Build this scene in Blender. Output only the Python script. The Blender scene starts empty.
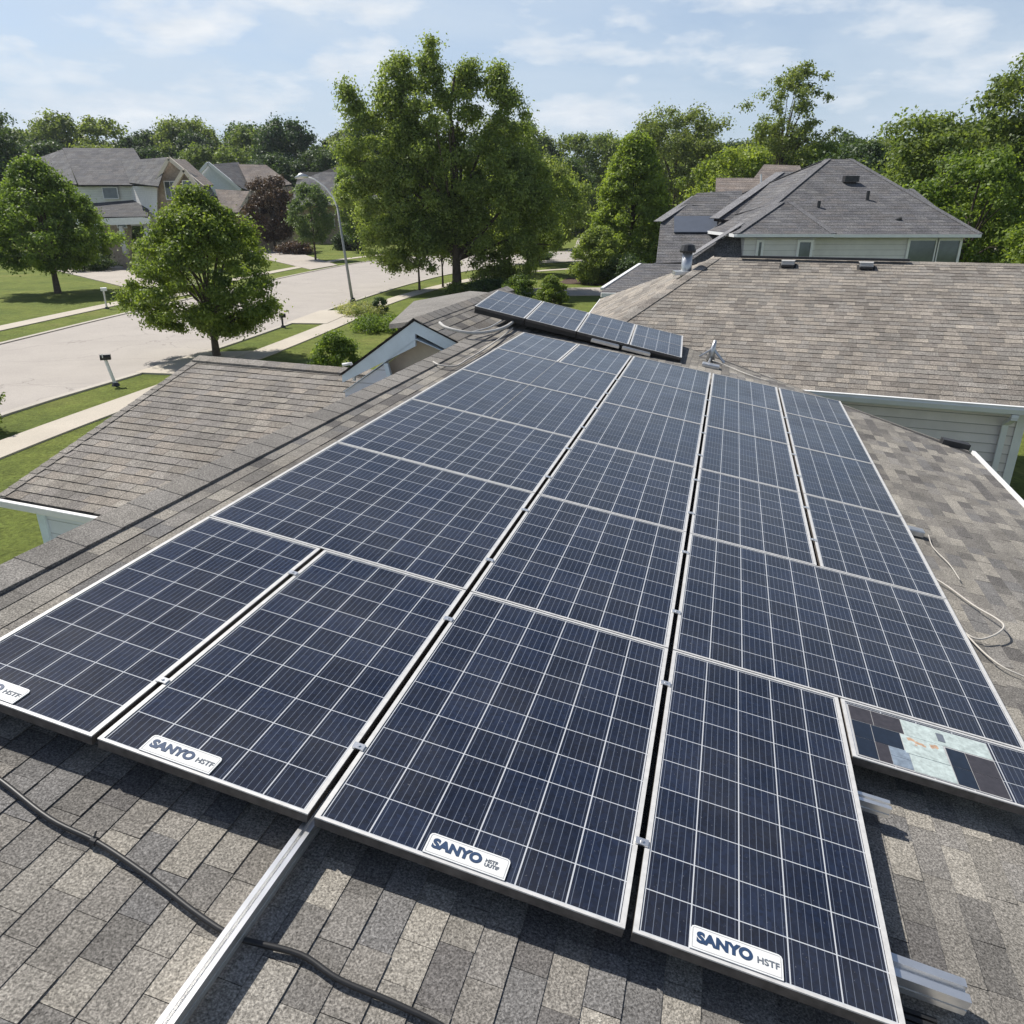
import bpy, bmesh, math, random
import numpy as np
from mathutils import Vector, Matrix
R = math.radians
scene = bpy.context.scene
C = scene.collection
PROTO = None

# ------------------------------------------------------------------ camera, light, sky
CAM = Vector((0, 0, 6.3)); PITCH = R(22.07); F = 750.0
cd = bpy.data.cameras.new('camera'); co = bpy.data.objects.new('camera', cd); C.objects.link(co)
co.location = CAM; co.rotation_euler = (R(90) - PITCH, 0, 0)
cd.sensor_width = 36; cd.lens = 36 * F / 1024; cd.clip_start = .05; cd.clip_end = 3000
scene.camera = co
scene.render.resolution_x = scene.render.resolution_y = 1024
SUN_EL = 53; SUN_AZ = -50          # azimuth clockwise from +Y
sd = bpy.data.lights.new('sun', 'SUN'); so = bpy.data.objects.new('sun', sd); C.objects.link(so)
sd.energy = 4.9; sd.angle = R(.53); sd.color = (1, .955, .88)
sdir = Vector((math.sin(R(SUN_AZ)) * math.cos(R(SUN_EL)), math.cos(R(SUN_AZ)) * math.cos(R(SUN_EL)), math.sin(R(SUN_EL))))
so.rotation_euler = (-sdir).to_track_quat('-Z', 'Y').to_euler(); so.location = (0, 0, 60)
scene.view_settings.view_transform = 'Standard'; scene.view_settings.look = 'None'
scene.view_settings.exposure = 0.22; scene.view_settings.gamma = 1.0
w = bpy.data.worlds.new('World'); scene.world = w; w.use_nodes = True
nt = w.node_tree; nt.nodes.clear()
def nd(t, typ, **k):
    n = t.nodes.new(typ)
    for a, b in k.items(): setattr(n, a, b)
    return n
sky = nd(nt, 'ShaderNodeTexSky', sky_type='NISHITA', sun_disc=False)
sky.sun_elevation = R(SUN_EL); sky.sun_rotation = R(SUN_AZ); sky.air_density = 1.0; sky.dust_density = 1.6; sky.ozone_density = 1.6
tc = nd(nt, 'ShaderNodeTexCoord'); sp = nd(nt, 'ShaderNodeSeparateXYZ'); nt.links.new(tc.outputs['Generated'], sp.inputs[0])
def mth(t, op, a, b=None, c=None):
    n = nd(t, 'ShaderNodeMath', operation=op)
    for i, v in enumerate((a, b, c)):
        if v is None: continue
        if isinstance(v, (int, float)): n.inputs[i].default_value = v
        else: t.links.new(v, n.inputs[i])
    return n.outputs[0]
zz = mth(nt, 'ADD', mth(nt, 'MAXIMUM', sp.outputs[2], 0.0), .16)
cx = nd(nt, 'ShaderNodeCombineXYZ')
nt.links.new(mth(nt, 'DIVIDE', sp.outputs[0], zz), cx.inputs[0]); nt.links.new(mth(nt, 'DIVIDE', sp.outputs[1], zz), cx.inputs[1])
def noise(t, vec, scale, detail=5, rough=.55, dist=0):
    n = nd(t, 'ShaderNodeTexNoise'); n.inputs['Scale'].default_value = scale; n.inputs['Detail'].default_value = detail
    n.inputs['Roughness'].default_value = rough; n.inputs['Distortion'].default_value = dist
    if vec is not None: t.links.new(vec, n.inputs['Vector'])
    return n.outputs['Fac']
def ramp(t, fac, stops):
    n = nd(t, 'ShaderNodeValToRGB'); e = n.color_ramp.elements
    while len(e) < len(stops): e.new(.5)
    for i, (p, c) in enumerate(stops):
        e[i].position = p; e[i].color = (c, c, c, 1) if isinstance(c, (int, float)) else (*c, 1)
    t.links.new(fac, n.inputs[0]); return n.outputs[0]
def mixc(t, fac, a, b, mode='MIX'):
    n = nd(t, 'ShaderNodeMix', data_type='RGBA', blend_type=mode)
    for s, v in ((n.inputs[0], fac), (n.inputs[6], a), (n.inputs[7], b)):
        if isinstance(v, (int, float)): s.default_value = v
        elif isinstance(v, (tuple, list)): s.default_value = (*v, 1)
        else: t.links.new(v, s)
    return n.outputs[2]
thin = ramp(nt, noise(nt, cx.outputs[0], .75, 8, .60, .4), [(.28, .25), (.62, .90)])
vm = nd(nt, 'ShaderNodeVectorMath', operation='MULTIPLY'); vm.inputs[1].default_value = (1, 1, 3.0); nt.links.new(tc.outputs['Generated'], vm.inputs[0])
va = nd(nt, 'ShaderNodeVectorMath', operation='ADD'); va.inputs[1].default_value = (3.7, 1.3, .35); nt.links.new(vm.outputs[0], va.inputs[0])
puffn = noise(nt, va.outputs[0], 7.5, 9, .54, .1)
puff = ramp(nt, puffn, [(.50, 0.0), (.57, .45), (.68, .95)])
white = ramp(nt, noise(nt, cx.outputs[0], 4.0, 5, .6), [(.3, (7.2, 7.8, 8.5)), (.7, (9.4, 9.6, 9.8))])
c1 = mixc(nt, thin, mixc(nt, 1.0, sky.outputs[0], (.95, 1.05, 1.18), 'MULTIPLY'), (6.1, 7.15, 8.35))
c2 = mixc(nt, puff, c1, white)
hz_ = ramp(nt, sp.outputs[2], [(.0, .75), (.07, .35), (.16, .05)])
c3 = mixc(nt, hz_, c2, (5.7, 6.8, 8.2))
high = ramp(nt, sp.outputs[2], [(.24, 0.0), (.55, 1.0)])        # the clouds thin out towards a deep blue zenith, unseen and dimmed to deepen shadows
c3 = mixc(nt, high, c3, mixc(nt, 1.0, sky.outputs[0], (.72, .76, .82), 'MULTIPLY'))
bg = nd(nt, 'ShaderNodeBackground'); bg.inputs['Strength'].default_value = .088
nt.links.new(c3, bg.inputs[0]); wo = nd(nt, 'ShaderNodeOutputWorld'); nt.links.new(bg.outputs[0], wo.inputs[0])

# ------------------------------------------------------------------ geometry frames of the place
cp, sp_ = math.cos(PITCH), math.sin(PITCH)
def ray(x, y):
    a = (x - 512) / F; b = (512 - y) / F
    return Vector((a, cp + b * sp_, -sp_ + b * cp))
def atz(x, y, z=0.0):
    d = ray(x, y); return CAM + d * ((z - CAM.z) / d.z)
def aty(x, y, Y):
    d = ray(x, y); return CAM + d * (Y / d.y)
YAW = R(15.5); ROOF = R(9.45)
Vd = Vector((math.sin(YAW), math.cos(YAW), 0)); Hd = Vector((math.cos(YAW), -math.sin(YAW), 0))
Ud = Hd * math.cos(ROOF) + Vector((0, 0, -math.sin(ROOF))); Nd = Ud.cross(Vd)
def P(u, v, off=0.0): return CAM + Ud * u + Vd * v + Nd * (-1.9 + off)
ROFF = -.14
ROOFM = Matrix((( *(Ud), ), ( *(Vd), ), ( *(Nd), ))).transposed().to_4x4()

# ------------------------------------------------------------------ object helpers
def tag(o, label=None, cat=None, group=None, kind=None):
    if label: o['label'] = label
    if cat: o['category'] = cat
    if group: o['group'] = group
    if kind: o['kind'] = kind
    return o
def thing(name, label, cat, loc=(0, 0, 0), group=None, mat=None):
    o = bpy.data.objects.new(name, None); C.objects.link(o); o.empty_display_size = .2
    if mat is not None: o.matrix_world = mat
    else: o.location = loc
    return tag(o, label, cat, group)
class MB:
    def __init__(s): s.v = []; s.f = []; s.c = []; s.uv = None
    def add(s, vs, fs, col=(1, 1, 1)):
        b = len(s.v); s.v += [Vector(p) for p in vs]
        for f in fs: s.f.append([b + i for i in f]); s.c.append(col)
        return s
    def box(s, lo, hi, M=None, col=(1, 1, 1)):
        x0, y0, z0 = lo; x1, y1, z1 = hi
        vs = [Vector(p) for p in ((x0,y0,z0),(x1,y0,z0),(x1,y1,z0),(x0,y1,z0),(x0,y0,z1),(x1,y0,z1),(x1,y1,z1),(x0,y1,z1))]
        if M is not None: vs = [M @ p for p in vs]
        return s.add(vs, [(0,3,2,1),(4,5,6,7),(0,1,5,4),(1,2,6,5),(2,3,7,6),(3,0,4,7)], col)
    def prism(s, pts, ext, col=(1, 1, 1)):
        n = len(pts); ext = Vector(ext); pts = [Vector(p) for p in pts]
        nn = (pts[1] - pts[0]).cross(pts[2] - pts[0])
        if nn.dot(ext) > 0: pts = pts[::-1]
        vs = pts + [p + ext for p in pts]
        return s.add(vs, [tuple(range(n)), tuple(range(2 * n - 1, n - 1, -1))] + [((i + 1) % n, i, n + i, n + (i + 1) % n) for i in range(n)], col)
    def beam(s, a, b, w, h, up=(0, 0, 1), col=(1, 1, 1)):   # a,b on the axis of the bar
        a = Vector(a); b = Vector(b); d = (b - a).normalized(); up = Vector(up)
        x = d.cross(up).normalized(); z = x.cross(d)
        vs = [p + x * sx * w / 2 + z * sz * h / 2 for p in (a, b) for sx, sz in ((-1,-1),(1,-1),(1,1),(-1,1))]
        return s.add(vs, [(0,1,2,3)[::-1] if False else (0,1,2,3), (7,6,5,4), (0,4,5,1), (1,5,6,2), (2,6,7,3), (3,7,4,0)], col)
    def tube(s, pts, r, n=10, caps=True, col=(1, 1, 1)):
        pts = [Vector(p) for p in pts]; rs = r if isinstance(r, (list, tuple)) else [r] * len(pts)
        base = len(s.v); prev = None
        for i, p in enumerate(pts):
            d = (pts[min(i + 1, len(pts) - 1)] - pts[max(i - 1, 0)]).normalized()
            if prev is None: x = d.orthogonal().normalized()
            else:
                x = prev - d * prev.dot(d); x = x.normalized() if x.length > 1e-6 else d.orthogonal().normalized()
            prev = x; y = d.cross(x)
            for k in range(n):
                a = 2 * math.pi * k / n; s.v.append(p + (x * math.cos(a) + y * math.sin(a)) * rs[i])
        for i in range(len(pts) - 1):
            for k in range(n):
                a = base + i * n + k; b = base + i * n + (k + 1) % n
                s.f.append([a, b, b + n, a + n]); s.c.append(col)
        if caps:
            s.f.append([base + k for k in range(n)][::-1]); s.c.append(col)
            s.f.append([base + (len(pts) - 1) * n + k for k in range(n)]); s.c.append(col)
        return s
    def mesh(s, name, m, smooth=False, inv=None):
        me = bpy.data.meshes.new(name)
        vs = [inv @ p for p in s.v] if inv is not None else s.v
        me.from_pydata([tuple(p) for p in vs], [], s.f)
        ca = me.color_attributes.new('tint', 'FLOAT_COLOR', 'CORNER')
        cols = []
        for f, c in zip(s.f, s.c): cols += [c[0], c[1], c[2], 1.0] * len(f)
        ca.data.foreach_set('color', cols)
        if s.uv is not None:
            ul = me.uv_layers.new(name='UVMap'); ul.data.foreach_set('uv', s.uv)
        if smooth: me.polygons.foreach_set('use_smooth', [True] * len(me.polygons))
        me.materials.append(m); me.update(); return me
    def build(s, name, m, parent=None, smooth=False, bevel=0, world=True):
        """vertices given in world space unless world=False (then in the parent's space)"""
        inv = None
        if parent is not None and world:
            Mx = parent.matrix_basis.copy(); q = parent.parent
            while q is not None: Mx = q.matrix_basis @ Mx; q = q.parent
            inv = Mx.inverted()
        elif parent is None:
            c0 = sum(s.v, Vector()) / max(1, len(s.v)); c0.z = min(p.z for p in s.v); inv = Matrix.Translation(-c0)
        me = s.mesh(name, m, smooth, inv); o = bpy.data.objects.new(name, me); C.objects.link(o)
        if parent is not None: o.parent = parent
        else: o.location = c0
        if bevel:
            b = o.modifiers.new('bevel', 'BEVEL'); b.width = bevel; b.segments = 2; b.limit_method = 'ANGLE'
        return o
def link_mesh(name, me, parent):
    o = bpy.data.objects.new(name, me); C.objects.link(o); o.parent = parent; return o
def copy_tree(o, parent=None):
    c = o.copy(); C.objects.link(c); c.parent = parent
    for ch in list(o.children): copy_tree(ch, c)
    return c

# ------------------------------------------------------------------ materials
def mat(name, rough=.7, metal=0.0, spec=.5):
    m = bpy.data.materials.new(name); m.use_nodes = True; t = m.node_tree
    b = t.nodes['Principled BSDF']; b.inputs['Roughness'].default_value = rough; b.inputs['Metallic'].default_value = metal
    b.inputs['Specular IOR Level'].default_value = spec
    return m, t, b
def objco(t, kind='Object'): return nd(t, 'ShaderNodeTexCoord').outputs[kind]
def wpos(t): return nd(t, 'ShaderNodeNewGeometry').outputs['Position']
def bump(t, b, h, dist=.01, strength=.6):
    n = nd(t, 'ShaderNodeBump'); n.inputs['Distance'].default_value = dist; n.inputs['Strength'].default_value = strength
    t.links.new(h, n.inputs['Height']); t.links.new(n.outputs[0], b.inputs['Normal'])
def tinted(t, col):
    a = nd(t, 'ShaderNodeVertexColor', layer_name='tint'); return mixc(t, 1.0, col, a.outputs[0], 'MULTIPLY')
def simple(name, col, rough=.7, metal=0.0, var=.12, scale=6, bmp=0, spec=.5):
    m, t, b = mat(name, rough, metal, spec)
    n = noise(t, wpos(t), scale, 5, .6)
    lo = tuple(c * (1 - var) for c in col); hi = tuple(min(1, c * (1 + var)) for c in col)
    t.links.new(tinted(t, ramp(t, n, [(.3, lo), (.7, hi)])), b.inputs['Base Color'])
    if bmp: bump(t, b, noise(t, wpos(t), scale * 6, 3), bmp, .4)
    return m
def shingle_mat(name, col, gran=150, near=True):
    m, t, b = mat(name, .92, 0, .25)
    p = wpos(t)
    g = noise(t, p, gran, 3, .7)
    gc = ramp(t, g, [(.28, tuple(c * .25 for c in col)), (.5, col), (.74, tuple(min(1, c * 2.2) for c in col))])
    big = ramp(t, noise(t, p, 1.1, 6, .65), [(.3, .80), (.7, 1.18)])
    st = ramp(t, noise(t, p, 9, 4, .6), [(.25, .88), (.75, 1.1)])
    c = mixc(t, 1.0, mixc(t, 1.0, gc, big, 'MULTIPLY'), st, 'MULTIPLY')
    t.links.new(tinted(t, c), b.inputs['Base Color'])
    bump(t, b, g, .006 if near else .004, .8)
    return m
M = {}
M['brown'] = shingle_mat('brown_shingle', (.208, .196, .180), 140)
M['brown_far'] = shingle_mat('brown_shingle_far', (.222, .205, .184), 60)
M['grey_sh'] = shingle_mat('grey_shingle', (.128, .127, .132), 25, False)
M['grey_brown'] = shingle_mat('grey_brown_shingle', (.20, .172, .155), 22, False)
M['felt'] = simple('roof_underlay', (.028, .027, .027), .95)
M['alu'] = simple('aluminium', (.80, .80, .79), .32, .85, .08, 14)
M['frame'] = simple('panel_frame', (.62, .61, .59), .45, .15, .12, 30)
M['frame_shade'] = simple('panel_frame_shade', (.085, .075, .068), .6, 0, .4, 25)  # frame sides darkened in colour to paint the shade they stand in
M['white'] = simple('white_trim', (.78, .78, .77), .5, 0, .06, 4)
M['bluewhite'] = simple('pale_blue_trim', (.66, .76, .84), .5, 0, .07, 6)
M['black'] = simple('black_rubber', (.02, .02, .021), .45, 0, .2, 30)
M['dark'] = simple('dark_plastic', (.03, .03, .032), .5, 0, .2, 10)
M['steel'] = simple('galvanised_steel', (.55, .56, .57), .38, .8, .12, 20)
M['conduit'] = simple('grey_conduit', (.42, .41, .39), .6, 0, .1, 20)
M['cord'] = simple('white_conduit', (.52, .49, .44), .5, 0, .08, 20)
M['beige'] = simple('beige_wall', (.68, .60, .50), .8, 0, .1, 5)
M['stone'] = simple('stone_wall', (.38, .31, .25), .85, 0, .28, 4, .02)
M['mulch'] = simple('mulch', (.075, .045, .032), .95, 0, .35, 8, .03)
M['bark'] = simple('bark', (.085, .066, .05), .9, 0, .35, 7, .03)
M['glassdark'] = simple('window_glass', (.10, .125, .125), .08, 0, .3, 1.5, 0, .8)
M['bluesheet'] = simple('blue_grey_sheet', (.06, .075, .105), .6, 0, .1, 3)
def siding_mat(name, col, pitch=.16):
    m, t, b = mat(name, .6)
    s = nd(t, 'ShaderNodeSeparateXYZ'); t.links.new(wpos(t), s.inputs[0])
    fr = mth(t, 'FRACT', mth(t, 'DIVIDE', s.outputs[2], pitch))
    line = ramp(t, fr, [(0.0, .45), (.07, .9), (.12, 1.0)])
    n = ramp(t, noise(t, wpos(t), 3, 4), [(.3, .93), (.7, 1.05)])
    t.links.new(tinted(t, mixc(t, 1.0, mixc(t, 1.0, col, line, 'MULTIPLY'), n, 'MULTIPLY')), b.inputs['Base Color'])
    bump(t, b, mth(t, 'MULTIPLY', fr, -1.0), .02, .6); return m
M['siding'] = siding_mat('grey_siding', (.70, .68, .66), .2)
M['siding_blue'] = siding_mat('pale_blue_siding', (.70, .73, .80), .2)
M['board'] = simple('lap_board', (.80, .735, .71), .6, 0, .06, 4)
M['sidingw'] = siding_mat('light_siding', (.66, .67, .64), .25)
def cells_mat(name='solar_cells', hw=.0115, far=False):
    m, t, b = mat(name, .22, 0, .32)
    uv = objco(t, 'UV'); s = nd(t, 'ShaderNodeSeparateXYZ'); t.links.new(uv, s.inputs[0])
    def near(x, wd, k=1.0):  # 1 close to an integer multiple
        f = mth(t, 'FRACT', mth(t, 'MULTIPLY', x, k))
        d = mth(t, 'MINIMUM', f, mth(t, 'SUBTRACT', 1.0, f))
        return mth(t, 'LESS_THAN', d, wd * k)
    cu = near(s.outputs[0], .0145); cv = mth(t, 'MULTIPLY', near(s.outputs[1], hw), .5 if far else 1.0)
    grid = mth(t, 'MAXIMUM', cu, cv)
    bus = near(mth(t, 'ADD', s.outputs[0], .0833), .0068, 6.0)
    wn = nd(t, 'ShaderNodeTexWhiteNoise', noise_dimensions='3D'); fl = nd(t, 'ShaderNodeVectorMath', operation='FLOOR')
    oi = nd(t, 'ShaderNodeObjectInfo'); cb = nd(t, 'ShaderNodeCombineXYZ')
    t.links.new(uv, fl.inputs[0]); ad = nd(t, 'ShaderNodeVectorMath', operation='ADD')
    t.links.new(oi.outputs['Random'], cb.inputs[2]); t.links.new(fl.outputs[0], ad.inputs[0]); t.links.new(cb.outputs[0], ad.inputs[1])
    t.links.new(ad.outputs[0], wn.inputs[0])
    vo = nd(t, 'ShaderNodeTexVoronoi'); vo.inputs['Scale'].default_value = 11; t.links.new(uv, vo.inputs['Vector'])
    vs = nd(t, 'ShaderNodeSeparateColor'); t.links.new(vo.outputs['Color'], vs.inputs[0])
    base = ramp(t, wn.outputs[0], [(0.0, (.005, .009, .022)), (.55, (.0055, .011, .028)), (1.0, (.008, .015, .037))])
    base = mixc(t, 1.0, base, ramp(t, vs.outputs[0], [(0, .72), (1, 1.35)]), 'MULTIPLY')
    base = mixc(t, mth(t, 'MULTIPLY', bus, .6), base, (.17, .20, .26))
    base = mixc(t, grid, base, (.50, .52, .55))
    dust_sheen = ramp(t, noise(t, wpos(t), 2.2, 6, .65), [(.35, .015), (.75, .06)])  # faint dust film, its grey also imitating hazy sky reflection
    base = mixc(t, dust_sheen, base, (.42, .40, .37))
    sp2 = ramp(t, noise(t, wpos(t), 120, 2, .6), [(.70, 0.0), (.76, .35)])
    base = mixc(t, sp2, base, (.35, .35, .36))
    t.links.new(base, b.inputs['Base Color'])
    t.links.new(ramp(t, noise(t, wpos(t), 3, 4), [(.3, .13), (.7, .26)]), b.inputs['Roughness'])
    return m
M['cells'] = cells_mat(); M['cells_far'] = cells_mat('solar_cells_rear', .010, True)
def plaincell(name, col):
    m, t, b = mat(name, .3); n = noise(t, wpos(t), 38, 4, .7)
    t.links.new(ramp(t, n, [(.3, tuple(c * .7 for c in col)), (.7, tuple(min(1, c * 1.25) for c in col))]), b.inputs['Base Color']); return m
M['pc_white'] = plaincell('whitened_cell', (.46, .53, .51)); M['pc_black'] = plaincell('dark_cell', (.012, .019, .034))
M['pc_brown'] = plaincell('brownish_cell', (.045, .04, .045)); M['pc_rust'] = plaincell('rust_stain', (.50, .32, .21)); M['pc_grey'] = plaincell('grey_cell', (.22, .27, .33))
def leaf_mat(name, a, b_, trans=.42):
    a = tuple(x * 1.15 + .012 for x in a); b_ = tuple(x * 1.05 + .012 for x in b_)
    m, t, b = mat(name, .55, 0, .35)
    v = nd(t, 'ShaderNodeVertexColor', layer_name='tint'); s = nd(t, 'ShaderNodeSeparateColor'); t.links.new(v.outputs[0], s.inputs[0])
    oi = nd(t, 'ShaderNodeObjectInfo')
    c = mixc(t, s.outputs[0], a, b_)
    c = mixc(t, 1.0, c, ramp(t, oi.outputs['Random'], [(0, (.88, .92, .9)), (1, (1.12, 1.05, 1.0))]), 'MULTIPLY')
    t.links.new(c, b.inputs['Base Color'])
    tr = nd(t, 'ShaderNodeBsdfTranslucent'); t.links.new(mixc(t, 1.0, c, (1.65, 1.65, .75), 'MULTIPLY'), tr.inputs[0])
    mx = nd(t, 'ShaderNodeMixShader'); mx.inputs[0].default_value = trans
    t.links.new(b.outputs[0], mx.inputs[1]); t.links.new(tr.outputs[0], mx.inputs[2])
    t.links.new(mx.outputs[0], t.nodes['Material Output'].inputs[0]); return m
M['leaf_maple'] = leaf_mat('maple_leaves', (.060, .105, .022), (.235, .315, .062))
M['leaf_big'] = leaf_mat('poplar_leaves', (.080, .125, .036), (.270, .340, .095))
M['leaf_dark'] = leaf_mat('woodland_leaves', (.024, .050, .020), (.085, .140, .048), .30)
M['leaf_olive'] = leaf_mat('light_leaves', (.070, .110, .034), (.210, .265, .072))
M['leaf_lime'] = leaf_mat('bright_leaves', (.070, .120, .022), (.260, .340, .060))
M['leaf_blue'] = leaf_mat('blue_green_leaves', (.065, .105, .050), (.170, .235, .100))
M['leaf_red'] = leaf_mat('reddish_leaves', (.045, .028, .022), (.120, .070, .048), .2)
M['flower'] = leaf_mat('pale_flowers', (.12, .17, .05), (.50, .48, .30))

# ground
def grass_mat():
    m, t, b = mat('lawn', .95, 0, .2); p = wpos(t)
    a = noise(t, p, .25, 6, .6); f = noise(t, p, 9, 6, .7); g = noise(t, p, 1.6, 5, .6)
    c = ramp(t, a, [(.3, (.110, .150, .030)), (.55, (.165, .200, .040)), (.75, (.225, .225, .065))])
    c = mixc(t, 1.0, c, ramp(t, f, [(.25, .45), (.75, 1.5)]), 'MULTIPLY'); c = mixc(t, 1.0, c, ramp(t, g, [(.3, .75), (.7, 1.2)]), 'MULTIPLY')
    t.links.new(c, b.inputs['Base Color']); bump(t, b, f, .12, 1.0); return m
M['grass'] = grass_mat()
def conc_mat(name, col, joint=None, crack=True, var=.1):
    m, t, b = mat(name, .88, 0, .3); p = wpos(t)
    c = ramp(t, noise(t, p, .35, 6, .62), [(.3, tuple(x * (1 - var) for x in col)), (.7, tuple(x * (1 + var * .6) for x in col))])
    c = mixc(t, 1.0, c, ramp(t, noise(t, p, 24, 4, .7), [(.3, .82), (.7, 1.12)]), 'MULTIPLY')
    if crack:
        vo = nd(t, 'ShaderNodeTexVoronoi', feature='DISTANCE_TO_EDGE'); vo.inputs['Scale'].default_value = .13
        wp = nd(t, 'ShaderNodeVectorMath', operation='ADD'); nn = nd(t, 'ShaderNodeTexNoise'); nn.inputs['Scale'].default_value = .6; nn.inputs['Detail'].default_value = 6
        t.links.new(p, nn.inputs['Vector']); mp = nd(t, 'ShaderNodeVectorMath', operation='SCALE'); mp.inputs['Scale'].default_value = 3.2
        t.links.new(nn.outputs['Color'], mp.inputs[0]); t.links.new(p, wp.inputs[0]); t.links.new(mp.outputs[0], wp.inputs[1]); t.links.new(wp.outputs[0], vo.inputs['Vector'])
        ck = ramp(t, vo.outputs['Distance'], [(.0, .62), (.006, 1.0)])
        mask = ramp(t, noise(t, p, .09, 3), [(.46, 0.0), (.54, 1.0)])
        c = mixc(t, mask, c, mixc(t, 1.0, c, ck, 'MULTIPLY'))
    if crack:
        st_ = ramp(t, noise(t, p, .5, 8, .7, .6), [(.60, 0.0), (.78, .22)]); c = mixc(t, st_, c, tuple(x * .55 for x in col))
        sv = nd(t, 'ShaderNodeSeparateXYZ'); t.links.new(p, sv.inputs[0]); fr = mth(t, 'FRACT', mth(t, 'DIVIDE', mth(t, 'ADD', sv.outputs[1], mth(t, 'MULTIPLY', sv.outputs[0], -.15)), 5.2))
        c = mixc(t, mth(t, 'MULTIPLY', mth(t, 'LESS_THAN', fr, .009), .35), c, (.12, .11, .10))
    t.links.new(tinted(t, c), b.inputs['Base Color']); bump(t, b, noise(t, p, 40, 3), .01, .4); return m
M['road'] = conc_mat('road_concrete', (.400, .365, .330), var=.09)
M['walk'] = conc_mat('sidewalk_concrete', (.50, .45, .375), crack=False)
M['kerb'] = conc_mat('kerb_concrete', (.46, .425, .37), crack=False)
M['drive'] = conc_mat('driveway_concrete', (.44, .395, .345))

def struct(o): return tag(o, kind='structure')
g = MB(); n = 60
X0, X1, Y0, Y1 = -900, 900, -60, 1500
g.add([(X0, Y0, 0), (X1, Y0, 0), (X1, Y1, 0), (X0, Y1, 0)], [(0, 1, 2, 3)]); struct(g.build('ground', M['grass']))

def smooth_line(pts, step=1.5):
    out = []; pts = [Vector((p[0], p[1])) for p in pts]; q = [2 * pts[0] - pts[1]] + pts + [2 * pts[-1] - pts[-2]]
    for i in range(1, len(q) - 2):
        a, b, c, d = q[i - 1:i + 3]; k = max(2, int((c - b).length / step))
        for j in range(k):
            s = j / k
            out.append(.5 * ((2 * b) + (c - a) * s + (2 * a - 5 * b + 4 * c - d) * s * s + (3 * b - a - 3 * c + d) * s ** 3))
    out.append(q[-2]); return out
def offset(line, d):
    out = []
    for i, p in enumerate(line):
        t = (line[min(i + 1, len(line) - 1)] - line[max(i - 1, 0)]).normalized(); out.append(p + Vector((t.y, -t.x)) * d)
    return out
nearc = smooth_line([(-19.5, 0), (-18.0, 12), (-16.8, 24), (-15.3, 31), (-14.1, 38), (-13.0, 46), (-11.7, 56), (-9.6, 68), (-6.6, 80), (-2, 90), (5, 98), (16, 104), (34, 108), (70, 112), (140, 118)])
farc = smooth_line([(-27.5, 0), (-26.5, 20), (-25.4, 37), (-24.6, 50), (-22.6, 72), (-20.2, 90), (-17, 103), (-10, 114), (2, 121), (16, 125), (36, 128), (70, 131), (140, 137)])
def resample(l, n):
    d = [0]
    for a, b in zip(l, l[1:]): d.append(d[-1] + (b - a).length)
    out = []; j = 0
    for i in range(n):
        s = d[-1] * i / (n - 1)
        while j < len(d) - 2 and d[j + 1] < s: j += 1
        k = (s - d[j]) / max(1e-6, d[j + 1] - d[j]); out.append(l[j].lerp(l[j + 1], min(1, k)))
    return out
def ribbon(name, l1, l2, z, m, th=0.0):
    a, b = resample(l1, 120), resample(l2, 120); s = MB()
    for i in range(119):
        s.add([(*a[i], z), (*b[i], z), (*b[i + 1], z), (*a[i + 1], z)], [(0, 1, 2, 3)])
        if th:
            s.add([(*a[i], z), (*a[i + 1], z), (*a[i + 1], z - th), (*a[i], z - th)], [(0, 1, 2, 3)])
            s.add([(*b[i], z), (*b[i], z - th), (*b[i + 1], z - th), (*b[i + 1], z)], [(0, 1, 2, 3)])
    return struct(s.build(name, m))
# the lawn is 0, the street lies on it with a kerb 0.12 high on each side
ribbon('road', farc, nearc, .012, M['road'])
ribbon('kerb', nearc, offset(nearc, .30), .065, M['kerb'], .065)
ribbon('kerb', offset(farc, -.30), farc, .065, M['kerb'], .065)
sw = smooth_line([(-17.3, 0), (-15.9, 12), (-14.9, 20.7), (-13.9, 26.5), (-12.9, 32), (-12.0, 37), (-10.9, 45), (-9.9, 54), (-8.0, 63), (-5.2, 72), (-1.5, 80), (5, 87), (16, 93), (40, 99)])
ribbon('sidewalk', sw, offset(sw, 1.25), .05, M['walk'], .05)
fsw = smooth_line([(-31, 0), (-29.6, 20), (-28.3, 40), (-27.3, 55), (-25.6, 74), (-23.4, 92), (-21.0, 106), (-15, 118), (-2, 127)])
ribbon('sidewalk', offset(fsw, -1.3), fsw, .05, M['walk'], .05)
r2 = smooth_line([(8, 123), (11, 140), (14, 170), (20, 220), (32, 320)]); ribbon('road', r2, offset(r2, 9), .020, M['road'])
def slab(name, pts, z, m, parent=None):
    s = MB(); s.prism([(p[0], p[1], z) for p in pts], (0, 0, -z + .001)); return struct(s.build(name, m))
slab('driveway', [(-15.45, 30.6), (-14.55, 35.2), (-12.2, 35.6), (-13.1, 30.2)], .070, M['walk'])
slab('driveway', [(-13.25, 44.8), (-12.6, 50.6), (-10.2, 50.6), (-10.8, 44.6)], .070, M['walk'])
slab('driveway', [(-25.6, 58), (-24.0, 66), (-46, 92), (-52, 88)], .070, M['drive'])
slab('driveway', [(-22.0, 86), (-20.6, 93), (-36, 128), (-44, 124)], .070, M['drive'])
slab('driveway', [(-26.0, 28), (-25.6, 38), (-50, 52), (-54, 40)], .070, M['drive'])
slab('driveway', [(-1.2, 59.5), (-3.8, 65), (14, 66.5), (14, 60.5)], .065, M['drive'])
slab('driveway', [(9, 96), (7, 99.5), (24, 98), (30, 92)], .072, M['drive'])
slab('driveway', [(4, 70), (5.5, 76), (16, 72), (12, 67)], .03, M['mulch'])

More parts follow.
